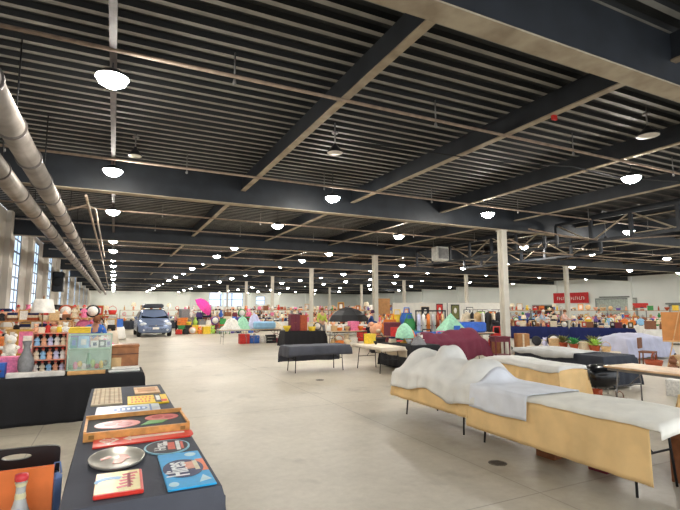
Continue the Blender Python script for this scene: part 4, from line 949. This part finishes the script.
for q in [('bowl', 'silver', 8.2, 12.1, .13), ('soft_toy', 'white', 8.65, 12.1, .26), ('cloth_heap', 'grey', 8.35, 11.8, .28), ('vase', 'silver', 8.75, 12.35, .3), ('book_stack', 'cream', 8.05, 12.8, .22)]: put(q[0], q[1], (q[2], q[3], .745), q[4], TB)
# chairs and pile behind
q = P(381, 347, 0); q *= .9
put('chair', 'red', (10.1, 15.5, 0), 1.1, TC, .3, label='bright red padded chair behind the cream-clothed table')
TPL = 'in the stack of goods behind the cream table'
for kd, cc, x, y, s, zz in [('suitcase', 'maroon', 10.6, 16.7, .7, 0), ('suitcase', 'black', 10.0, 16.9, .7, 0), ('box', 'maroon', 10.5, 16.7, .55, .7), ('box', 'teal', 11.25, 16.6, .9, 0), ('suitcase', 'teal', 11.3, 17.1, .8, 0), ('bag', 'green', 11.3, 16.6, .7, .9), ('bag', 'yellow', 11.2, 17.4, .8, 1.0), ('box', 'cream', 11.2, 17.4, 1.0, 0),
                            ('bag', 'orange', 10.7, 17.2, .9, .72), ('soft_toy', 'peach', 10.4, 17.9, 1.2, 0), ('crate', 'brown', 10.75, 17.3, .7, 0)]:
    put(kd, cc, (x, y, zz), s, TPL, rnd.uniform(-.3, .3))
# rack
t = thing('display_rack', 'black metal rack of bright garments behind the maroon cover', 'rack', (12.1, 16.2, 0), -.45)
f = MB()
for s in (-1, 1):
    f.box((s * .62, 0, .9), (.05, .05, 1.7)); f.box((s * .62, 0, .03), (.06, .5, .05))
f.box((0, 0, 1.72), (1.3, .06, .06)).box((0, 0, 1.1), (1.24, .04, .04)).box((0, 0, .4), (1.24, .04, .04)); f.build('rack_frame', BLACKM, t)
for k, cc in enumerate(('lavender', 'white', 'orange', 'silver', 'rust', 'tan')):
    xx = -.5 + k * .2; v = Matrix.Rotation(-.45, 3, 'Z') @ Vector((xx, 0, 0))
    put('hanging_coat', cc, (12.1 + v.x, 16.2 + v.y, .78), .88, 'on the black metal rack', 1.0)
for k, cc in enumerate(('tan', 'green', 'rust', 'gold', 'pink')): put(['basket', 'bag', 'box', 'vase', 'bag'][k], cc, (11.4 + .33 * k, 15.5 + .05 * k, 0), [.7, .9, .6, 1.0, 1.0][k], 'below the black metal rack')

# ------------------------------------------------------------------ maroon cover
folding_table(9.22, 11.8, 12.75, 13.55, 'folding table completely hidden beneath the maroon cover')
cloth('dust_cover', 9.2, 11.82, 12.7, 13.6, (.55, .6, .62, .5), MAR, 'maroon cover draped over humped goods, behind the white sheeted table', 'cover', seed=41,
      humps=[(9.6, 13.15, .4, .38, .26), (11.4, 13.15, .4, .4, .36), (10.75, 13.15, .5, .3, .3), (10.15, 13.1, .4, .3, .2)], res=.05, fold=.04, jag=.12, wr=.012, flare=.2)
# behind maroon
TM = 'behind the maroon cover'
tag(MB().box((0, 0, 0), (1.3, .8, .42), bev=.06).build('storage_tub', mat('blue_plastic', (40,104,214), .35), None, (13.35, 15.3, 1.05)), 'long blue plastic tub behind the maroon cover', 'tub')
folding_table(12.6, 14.4, 14.9, 15.7, 'table carrying the long blue plastic tub', z=.83)
t = thing('play_tent', 'mint green pointed toy tent left of the blue tub', 'tent', (12.35, 15.2, 0))
MB().add([(-.55, -.4, 0), (.55, -.4, 0), (.55, .4, 0), (-.55, .4, 0), (-.5, -.36, .95), (.5, -.36, .95), (.5, .36, .95), (-.5, .36, .95), (0, 0, 1.65)], [(0, 1, 5, 4), (1, 2, 6, 5), (2, 3, 7, 6), (3, 0, 4, 7), (4, 5, 8), (5, 6, 8), (6, 7, 8), (7, 4, 8)]).build('tent_cloth', cm('mint', .9), t)
MB().box((0, -.39, 1.0), (.3, .03, .28)).build('tent_window', cm('blue', .9), t); MB().box((0, -.41, .45), (.4, .02, .8)).build('tent_door', cm('white', .9), t)
for kd, cc, x, y, s, zz in [('box', 'cream', 11.5, 16.1 + 1, 1.0, 0), ('bag', 'pink', 11.35, 14.6, 1.0, 0), ('bag', 'blue', 11.5, 17.1, .9, 1.0), ('suitcase', 'blue', 11.15, 15.2, 1.0, 0), ('basket', 'tan', 12.9, 14.6, .6, 0), ('bag', 'red', 14.7, 15.1, 1.1, 0), ('soft_toy', 'black', 15.1, 15.5, 1.3, 0), ('crate', 'brown', 14.0, 14.2, .6, 0), ('bag', 'cream', 14.3, 16.2, 1.4, 0)]:
    put(kd, cc, (x, y, zz), s, TM, rnd.uniform(-.3, .3))
# white exhibition screens with pictures
SCR = mat('screen_white', (232,228,218), .8, var=.03)
def screen(a, b_, h, label, pics, z0=.1):
    a = Vector(a); b_ = Vector(b_); d = b_ - a; rz = math.atan2(d.y, d.x); L_ = d.length
    t = thing('display_screen', label, 'screen', (a.x, a.y, 0), rz)
    MB().box((L_ / 2, 0, (h + z0) / 2), (L_, .05, h - z0)).build('screen_panel', SCR, t)
    for xx in (.02, L_ / 2, L_ - .02): MB().box((xx, 0, h / 2), (.05, .07, h)).build('screen_post', STEEL_GREY, t)
    for i, (u, zc, w, h2, cc, lb) in enumerate(pics):
        p = Matrix.Rotation(rz, 3, 'Z') @ Vector((u * L_, -.06, 0)) + a
        o = thing('wall_print', lb, 'picture', (p.x, p.y, zc), rz)
        MB().box((0, 0, 0), (w, .03, h2)).build('print_frame', cm('cream' if cc in ('black', 'maroon') else 'black'), o)
        MB().box((0, -.017, 0), (w * .86, .008, h2 * .88)).build('print', cm(cc), o)
        MB().ball((0, -.02, h2 * .1), (w * .2, .01, h2 * .2), 8).build('print_motif', cm('white' if cc != 'white' else 'grey'), o)
screen((15.2, 24.2, 0), (21.2, 21.2, 0), 2.15, 'long white exhibition screen behind the blue tub',
       [(.13, 1.6, .3, .4, 'peach', 'small peach print at left of the white screen'), (.3, 1.55, .55, .8, 'black', 'black framed print left of the red banner on the white screen'), (.43, 1.6, .4, 1.0, 'red', 'tall red print on the white screen'), (.57, 1.6, .5, .9, 'olive', 'dark olive print with white motif on the white screen'),
        (.7, 1.6, .4, .6, 'white', 'white print right of centre on the white screen'), (.8, 1.4, .5, .5, 'lime', 'lime green print on the white screen'), (.9, 1.4, .45, .5, 'orange', 'orange print at right of the white screen')])
t = thing('cork_panel', 'square brown cork board standing high left of the white screen', 'board', (14.3, 23.8, 0), -.45)
MB().box((0, 0, 1.95), (.9, .05, .9)).build('board', CARD, t); MB().box((-.4, 0, .75), (.05, .05, 1.5)).box((.4, 0, .75), (.05, .05, 1.5)).build('stand', WOOD, t)
# coat rack right of screens
t = thing('garment_rail', 'chrome garment rail of black and cream coats left of the nearest column', 'rail', (17.2, 18.4, 0), -.45)
f = MB().tube([(-1.1, 0, .05), (-1.1, 0, 1.75)], .02).tube([(1.1, 0, .05), (1.1, 0, 1.75)], .02).tube([(-1.1, 0, 1.75), (1.1, 0, 1.75)], .02)
for s in (-1, 1): f.tube([(s * 1.1, -.3, .05), (s * 1.1, .3, .05)], .02)
f.build('rail_frame', CHROME, t)
for k in range(8):
    cc = ['cream', 'black', 'tan', 'white', 'black', 'cream', 'black', 'black'][k]; v = Matrix.Rotation(-.45, 3, 'Z') @ Vector((-.95 + .27 * k, 0, 0))
    put('hanging_coat', cc, (17.2 + v.x, 18.4 + v.y, .62), 1.08, 'on the chrome garment rail', .9 * (k % 2))
# dark side table
put('side_table', 'maroon', (12.75, 12.95, 0), .85, None, -.3, label='dark red wooden side table with turned legs beside the maroon cover', sc=(.72, .7, .82))

# ------------------------------------------------------------------ long white sheeted tables, right foreground
HUMPS = [(5.06, 6.95, .34, .34, .32), (5.1, 6.3, .3, .2, .44), (5.08, 5.5, .34, .34, .29), (5.04, 6.3, .36, .9, .24)]
t1 = folding_table(4.62, 5.38, 5.34, 7.17, 'far table of the long sheeted row, under tan skirt', z=.735)
t2 = folding_table(4.62, 5.38, 2.84, 5.28, 'near table of the long sheeted row, under tan skirt', z=.735)
cloth('table_skirt', 4.60, 5.40, 5.33, 7.2, (.45, .4, .02, .42), TANC, 'tan cloth hanging under the white sheet on the far table of the row', z=.74, seed=51, fold=.018, flare=.04, res=.05)
cloth('table_skirt', 4.59, 5.41, 2.82, 5.30, (.55, .12, .03, .02), TANC, 'large tan cloth on the near table, closest to the camera', z=.74, seed=52, fold=.01, flare=.03, res=.05)
HUMP = HUMPS
cloth('dust_sheet', 4.585, 5.43, 5.12, 7.2, (.27, .3, .0, .12), WHT, 'white sheet humped over goods on the far table of the row', 'sheet', z=.752, humps=[h for h in HUMP], seed=53, fold=.03, jag=.1, wr=.012, res=.04, flare=.08)
cloth('dust_sheet', 4.565, 5.48, 4.22, 5.22, (.3, .15, .0, .0), cloth_mat('cool_white', (234,236,242)), 'pale blue-white sheet section hanging lowest at the middle of the row', 'sheet', z=.775, humps=[h for h in HUMPS], seed=54, fold=.012, jag=.03, wr=.006, res=.04, flare=.05)
cloth('dust_sheet', 4.58, 5.46, 2.72, 4.3, (.05, .2, .12, .0), cloth_mat('warm_white', (240,236,224)), 'white sheet lying flat over the near end of the row', 'sheet', z=.752, humps=[(5.1, 3.3, .4, .7, .05)], seed=55, fold=.03, jag=.08, wr=.008, res=.04, flare=.08)
for kd, cc, x, y, s in [('box', 'brown', 5.75, 2.95, .55), ('crate', 'brown', 5.05, 4.3, .32), ('box', 'maroon', 5.15, 3.7, .26), ('crate', 'tan', 6.35, 3.15, .6)]:
    put(kd, cc, (x, y, 0), s, 'on the floor by the near sheeted table', 0.1)
# neighbour table just right with tan cloth (frame edge)
folding_table(6.95, 7.7, 2.2, 3.75, 'folding table at the right frame edge under tan cloth')
cloth('tablecloth', 6.93, 7.72, 2.18, 3.77, (.3, .3, .3, .3), TANC, 'tan cloth on the table at the right frame edge', seed=57)

# second tan / white table
folding_table(7.4, 8.02, 6.1, 7.9, 'folding table under white sheet and tan skirt, behind the long row')
cloth('table_skirt', 7.38, 8.04, 6.08, 7.92, (.42, .5, .62, .3), TANC, 'tan cloth with longer drop at its right end, behind the long row', seed=61, fold=.03, jag=.03)
cloth('dust_sheet', 7.35, 8.08, 6.05, 7.96, (.1, .1, .08, .1), WHT, 'white sheet lying over the second tan-skirted table', 'sheet', z=.757, seed=62, humps=[(7.7, 7.4, .4, .5, .05)], fold=.03, jag=.1, wr=.01)
for kd, cc, x, y, s in [('suitcase', 'navy', 7.85, 7.2, .38), ('crate', 'rust', 7.85, 6.5, .36)]: put(kd, cc, (x, y, 0), s, 'under the second tan-skirted table', PI / 2)
put('crate', 'rust', (8.55, 6.25, 0), .3, 'beside the second tan-skirted table', .4); put('basket', 'brown', (8.8, 5.9, 0), .26, 'beside the second tan-skirted table')
# long low black draped table behind it
folding_table(10.0, 11.1, 7.05, 9.5, 'folding table under dark grey cloth behind the leather ottoman')
cloth('tablecloth', 9.98, 11.12, 7.03, 9.52, (.66, .66, .68, .4), GRYC, 'dark grey floor-length cloth behind the leather ottoman', seed=63)
cloth('dust_sheet', 9.9, 10.9, 7.7, 9.56, (.12, .1, .0, .1), cloth_mat('pale_grey', (196,196,194)), 'pale grey sheet on the dark grey draped table', 'sheet', z=.757, seed=64, humps=[(10.4, 8.7, .5, .6, .06)], fold=.03, jag=.1, wr=.01)
t = thing('leather_ottoman', 'shiny black leather barrel ottoman at the end of the tan-skirted table', 'ottoman', (9.42, 6.7, -.0), -.45)
MB().lathe([(.0, -.3), (.16, -.3), (.23, -.25), (.25, -.1), (.25, .1), (.23, .25), (.16, .3), (.0, .3)], (0, 0, 0), 24, Matrix.Translation((0, 0, .4)) @ Matrix.Rotation(PI / 2, 4, 'Y')).build('ottoman_body', mat('black_leather', (18,20,24), .22), t)
for s in (-1, 1):
    for q_ in (-1, 1): MB().tube([(s * .2, q_ * .13, .22), (s * .22, q_ * .16, 0)], .02, 6).build('leg', CHROME, t)
# long wood-topped table
folding_table(8.52, 9.4, 4.15, 6.0, 'pale wood-topped folding table with grey legs at right, nearer section', top=mat('peach_wood_top', (226,190,150), .35), legm=STEEL_GREY, z=.745)
# blue-white draped goods
folding_table(16.4, 18.6, 10.7, 11.6, 'table hidden by the pale lavender cover at right')
cloth('dust_cover', 16.35, 18.65, 10.6, 11.7, (.68, .65, .7, .6), LAV, 'pale lavender cover over goods, in front of the navy draped tables', 'cover', seed=71, humps=[(17.5, 11.2, 1.0, .5, .14)], fold=.05, jag=.1, wr=.015, flare=.2)
# navy draped tables, standing at an angle
def angled(cx, cy, L, W, rz, lb1, lb2, m, seed, drop=.7):
    t = folding_table(-L / 2, L / 2, -W / 2, W / 2, lb1, legm=STEEL_GREY); t.location = (cx, cy, 0); t.rotation_euler.z = rz
    if m:
        o = cloth('tablecloth', -L / 2 - .02, L / 2 + .02, -W / 2 - .02, W / 2 + .02, (drop,) * 4, m, lb2, seed=seed, res=.09, fold=.04); o.location = (cx, cy, 0); o.rotation_euler.z = rz
def onang(cx, cy, rz, u, v): return (cx + u * math.cos(rz) - v * math.sin(rz), cy + u * math.sin(rz) + v * math.cos(rz))
NR = math.atan2(-3.9, 2.7)
na, nb = (22.9, 20.1), (24.75, 17.4)
angled(na[0], na[1], 3.1, .8, NR, 'folding table under the left navy cloth', 'navy floor-length cloth, left of the white column', NAVY, 81)
angled(nb[0], nb[1], 3.1, .8, NR, 'folding table under the right navy cloth', 'navy floor-length cloth, right of the white column', NAVY, 82)
for (cx, cy), tb, sd in ((na, 'on the left navy draped table', 5), (nb, 'on the right navy draped table', 6)):
    r = random.Random(sd)
    for j in range(2):
        for i in range(11):
            kd = r.choice(['figurine', 'vase', 'jar', 'box', 'book_stack', 'framed_picture', 'basket', 'teapot', 'soft_toy', 'bottle', 'clock']); s = min(.34, r.uniform(*SZ[kd]))
            x, y = onang(cx, cy, NR, -1.4 + .28 * i, -.18 + .36 * j)
            put(kd, r.choice(['red', 'white', 'cream', 'black', 'maroon', 'tan', 'brown', 'black', 'gold', 'peach', 'navy']), (x, y, .745), s * (.8 if kd in ('basket', 'teapot') else 1), tb, NR + r.uniform(-.3, .3))
# cardboard box, clocks and plants row
t = thing('cardboard_box', 'tall brown cardboard box with pale tape stripe right of the dark side table', 'box', (15.6, 14.6, 0), -.5)
MB().box((0, 0, .38), (.5, .45, .76), bev=.01).build('carton', CARD, t); MB().box((0, -.228, .38), (.07, .006, .74)).build('tape', cm('cream'), t)
MB().box((0, 0, .765), (.49, .44, .01)).build('flap', CARD, t)
TR = 'in the low row by the white column'
folding_table(13.2, 14.0, 9.3, 12.1, 'low table carrying the row of leafy plants and ornaments', z=.5)
cloth('tablecloth', 13.18, 14.02, 9.28, 12.12, (.4, .4, .4, .4), CREAMC, 'cream cloth under the row of leafy plants', z=.507, seed=91)
for i, (kd, cc, s) in enumerate([('plate_on_stand', 'black', .34), ('soft_toy', 'lavender', .3), ('clock', 'black', .42), ('box', 'tan', .3), ('potted_plant', 'olive', .55), ('bowl', 'rust', .2), ('potted_plant', 'green', .5), ('box', 'cream', .24), ('potted_plant', 'olive', .6), ('potted_plant', 'lime', .5), ('basket', 'tan', .3)]):
    put(kd, cc, (13.6 + .12 * ((i * 7) % 3 - 1), 11.95 - .25 * i, .52), s, TR, -.5)
for i, (kd, cc, s) in enumerate([('box', 'tan', .34), ('crate', 'peach', .34), ('soft_toy', 'white', .45), ('suitcase', 'brown', .4), ('box', 'cream', .34)]):
    put(kd, cc, (12.3 + .12 * (i % 2), 11.6 - .55 * i, 0), s, 'on the floor before the row of plants', .3)
# easel with wood board
t = thing('easel', 'wooden easel holding an orange-brown board at right edge', 'easel', (14.95, 8.1, 0), -1.05)
MB().box((.1, 0, 1.3), (1.0, .03, .84)).build('board', mat('orange_board', (206,138,74), .5, var=.06), t)
for a, b_ in (((-.35, -.03, .0), (.05, -.05, 1.75)), ((.5, -.03, .0), (.15, -.05, 1.75)), ((.1, .6, .0), (.1, .0, 1.7))): MB().bar(a, b_, .045, .03).build('leg', mat('pale_wood', (226,180,124), .5), t)
MB().box((.1, -.05, .87), (1.0, .06, .04)).build('ledge', mat('pale_wood', (226,180,124), .5), t)
TE = 'at the foot of the easel'
for kd, cc, x, y, s in [('chair', 'brown', 15.4, 9.3, .9), ('basket', 'rust', 15.0, 8.9, .5), ('soft_toy', 'brown', 14.0, 7.8, .5), ('crate', 'brown', 14.3, 7.3, .5), ('suitcase', 'tan', 15.6, 8.6, .45)]: put(kd, cc, (x, y, 0), s, TE, .3)
for kd, cc, x, y, s in [('box', 'white', 10.8, 6.0, .34), ('box', 'light blue', 10.2, 5.4, .3), ('basket', 'green', 11.0, 5.5, .26)]: put(kd, cc, (x, y, 0), s, 'under the wood-topped table at right', .3)
# banner, doors and wall fittings on the right wall
def on_rwall(y0, y1, z0, z1, d, name, label, cat, m):
    t = thing(name, label, cat, (XR, (y0 + y1) / 2, (z0 + z1) / 2)); return t
t = thing('banner', 'long red banner with white lettering on the right wall', 'banner', (XR - .26, 40.3, 3.1))
MB().box((0, 0, 0), (.04, 5.0, 1.3)).build('banner_cloth', mat('banner_red', (206,40,44), .7), t)
mb = MB(); rr_ = random.Random(2)
for k in range(14):
    yy = 1.9 - k * .29; mb.box((-.022, yy, -.05), (.006, .07, .38)); mb.box((-.022, yy - .08, (.12, -.05, -.2)[k % 3]), (.006, .14, .07))
mb.build('banner_lettering', cm('white'), t)
def door(n, y0, y1, z1, rgb, nm):
    w = thing('door_%d' % n, None, None, (XR, (y0 + y1) / 2, 0)); w['kind'] = 'structure'
    MB().box((-.03, 0, z1 / 2), (.06, y1 - y0, z1)).build('door_panel', mat(nm, rgb, .6), w)
    f = MB()
    for s in (-1, 1): f.box((-.05, s * (y1 - y0) / 2, z1 / 2), (.1, .15, z1))
    f.box((-.05, 0, z1), (.1, y1 - y0 + .15, .15)); f.build('door_frame', mat('frame_grey', (150,156,152), .6), w)
    MB().box((-.09, (y1 - y0) * .38, 1.05), (.06, .2, .05)).build('door_handle', CHROME, w)
door(1, 43.0, 44.6, 2.2, (30,26,26), 'doorway_dark'); door(2, 44.8, 46.4, 2.2, (150,44,44), 'door_red')
door(3, 32.2, 37.0, 2.9, (186,196,186), 'rollup_door'); door(4, 27.6, 28.8, 2.1, (200,206,200), 'door_pale'); door(5, 23.8, 25.4, 2.1, (198,204,198), 'door_pale2')
for i, (yy, zz, w) in enumerate([(34.6, 3.1, 3.6), (28.2, 2.3, 1.7), (24.6, 2.3, 1.7)]):
    tag(MB().box((0, 0, 0), (.25, w, .16), bev=.03).build('door_canopy', mat('rail_grey', (140,146,140), .6), None, (XR - .24, yy, zz)), 'grey bar above the %s wall door at right' % ('roll-up', 'middle pale', 'rightmost pale')[i], 'canopy')
for i, (yy, zz) in enumerate([(30.6, 2.1), (21.5, 2.1)]):
    t = thing('awning_stall', 'small red sign board on posts before the right wall, %s one' % ('left', 'right')[i], 'sign', (XR - 2, yy, 0))
    MB().box((0, 0, zz), (.05, 1.6, .5)).build('sign_board', cm('red'), t); MB().box((0, -.7, zz / 2), (.06, .06, zz)).box((0, .7, zz / 2), (.06, .06, zz)).build('post', cm('white'), t)
# goods tables toward the right wall and far across the hall
def bg(cx, cy, L, rz, m, nm, seed, n, k=1.5, cols=None, kinds=None, rack=True):
    k = min(k, 1.45)
    """vendor table with goods, named by nm"""
    angled(cx, cy, L, .8, rz, 'folding table beneath the cloth %s' % nm, 'cloth %s' % nm, m, seed, .68)
    r = random.Random(seed); nx = math.ceil(n / 2)
    if rack:
        x, y = onang(cx, cy, rz, 0, .95)
        t = thing('shelf_unit', 'open shelf rack of goods standing %s' % nm, 'shelf', (x, y, 0), rz)
        for zz in (.6, 1.15, 1.65): MB().box((0, 0, zz), (L, .42, .03)).build('shelf_board', WOOD, t)
        for s_ in (-1, -.33, .33, 1): MB().box((s_ * (L / 2 - .02), 0, .83), (.04, .42, 1.66)).build('shelf_side', STEEL_GREY, t)
        for lv, zz in ((0, 1.167), (1, 1.667)):
            for i in range(nx):
                kd = r.choice(kinds or MIX); s = r.uniform(*SZ[kd]) * (1.2 if lv else .95); s = min(s, L / nx * 1.0, .46 if not lv else .7)
                x, y = onang(cx, cy, rz, -L / 2 + L * (i + .5) / nx, .95)
                put(kd, r.choice(cols or ALLC), (x, y, zz), s, 'on the rack %s %s' % (('shelf', 'top')[lv], nm), rz + r.uniform(-.2, .2))
    for j in range(2):
        for i in range(nx):
            kd = r.choice(kinds or MIX); s = r.uniform(*SZ[kd]) * k; s = min(s, L / nx * 1.05)
            x, y = onang(cx, cy, rz, -L / 2 + L * (i + .5) / nx, -.19 + .38 * j)
            put(kd, r.choice(cols or ALLC), (x, y, .745), s, 'on the table ' + nm, rz + r.uniform(-.3, .3))
WARM = ['peach', 'cream', 'white', 'rust', 'brown', 'tan', 'orange', 'red', 'pink', 'silver', 'black']
bg(30.5, 17.2, 6.5, NR, WHT, 'right of the navy tables', 101, 30, 1.4, rack=False)
bg(33.5, 21.5, 7.5, NR, CREAMC, 'well behind the navy tables', 102, 30, 1.6)
bg(27.2, 25.6, 6.5, -.6, MAR, 'with maroon cloth behind two helpers', 103, 24, 1.5)
bg(40, 23.5, 7, NR, WHT, 'below the right red board', 104, 26, 2.0, rack=False)
bg(43, 31, 8, NR, CREAMC, 'before the roll-up door', 105, 26, 2.0, rack=False)
bg(36, 33, 8, -.5, NAVY, 'below the red banner', 106, 26, 1.8)
bg(26.6, 13.2, 5, NR, WHT, 'behind the lavender cover', 107, 22, 1.4, rack=False, cols=['cream', 'peach', 'white', 'green', 'tan', 'black', 'brown'])
bg(16.4, 34.6, 7, -.2, CREAMC, 'behind the light blue folded cover', 110, 30, 1.9, WARM)
bg(9.5, 37, 9, 0, WHT, 'behind the long bare table', 111, 32, 2.1, WARM)
bg(18.5, 38, 9, -.3, TANC, 'midway to the back wall', 112, 30, 2.1, WARM)
bg(12.5, 50, 12, 0, NAVY, 'far back left of centre', 113, 30, 2.8, WARM)
bg(26, 48, 12, -.3, CREAMC, 'far back right of centre', 114, 30, 2.8, WARM)
bg(20.0, 29.5, 6.5, -.4, GRYC, 'behind the white exhibition screen', 115, 22, 2.2)
bg(4.5, 44, 8, 0, GRYC, 'behind the parked car', 116, 22, 2.2, WARM)
bg(16, 28.0, 6, -.4, WHT, 'behind the black umbrella', 117, 20, 2.0)
bg(27, 41.5, 8, -.5, WHT, 'beyond the coats', 118, 22, 2.0)
bg(22, 64, 16, 0, WHT, 'farthest at the back wall', 119, 28, 3.4, WARM)
# second exhibition screen and far people
screen((22.6, 22.6, 0), (24.2, 26.2, 0), 2.2, 'white screen left of the navy tables', [(.5, 1.5, .6, .8, 'red', 'red print on the small white screen')])
FP = [(9.2, 42, 'red', 'navy', 'person in red top far behind the pile of goods'), (17.6, 42, 'black', 'grey', 'person in black jacket far behind the long bare table'), (21.5, 45, 'maroon', 'black', 'person in maroon top far back in the hall'),
      (14.2, 45, 'blue', 'black', 'person in blue top far back left of centre'), (32.5, 27, 'black', 'navy', 'person in black top beyond the right navy table'), (37.5, 26.5, 'white', 'navy', 'person in white top near the right wall')]
for i, (x, y, a, b_, lb) in enumerate(FP): person((x, y, 0), .3 * i, cm(a, .9), cm(b_, .9), cm('brown', .9), lb)
# floor drains
for i, (x, y) in enumerate(((4.22, 4.4), (4.87, 11.25))):
    t = thing('floor_drain', ('round metal floor drain in front of the long sheeted tables', 'round metal floor drain before the lone black table')[i], 'drain', (x, y, 0))
    MB().lathe([(.11, 0), (.11, .003), (.095, .004)], (0, 0, 0), 20).build('drain_rim', mat('drain_metal', (100,94,86), .5, .5), t)
    mb = MB()
    for k in range(5): mb.box((0, -.06 + .03 * k, .0045), (.15, .012, .002))
    mb.build('drain_grate', BLACKM, t)
finish_labels()
# ------------------------------------------------------------------ light and camera
w = bpy.data.worlds.new('World'); bpy.context.scene.world = w; w.use_nodes = True
w.node_tree.nodes['Background'].inputs[0].default_value = (.92, .96, 1, 1); w.node_tree.nodes['Background'].inputs[1].default_value = .7
cd = bpy.data.cameras.new('camera'); cam = bpy.data.objects.new('camera', cd); C.objects.link(cam)
cam.location = (0, 0, HE); M = Matrix((_R, _U, -_F)).transposed(); cam.rotation_euler = M.to_euler()
cd.sensor_width = 36; cd.lens = FL / 680 * 36; cd.clip_end = 300; bpy.context.scene.camera = cam
S = bpy.context.scene
S.view_settings.view_transform = 'Standard'; S.view_settings.look = 'None'; S.view_settings.gamma = 1; S.view_settings.use_curve_mapping = False
S.view_settings.exposure = 1.82
S.cycles.use_light_tree = True; S.cycles.use_denoising = True; S.cycles.max_bounces = 6; S.cycles.diffuse_bounces = 4; S.cycles.sample_clamp_indirect = 8
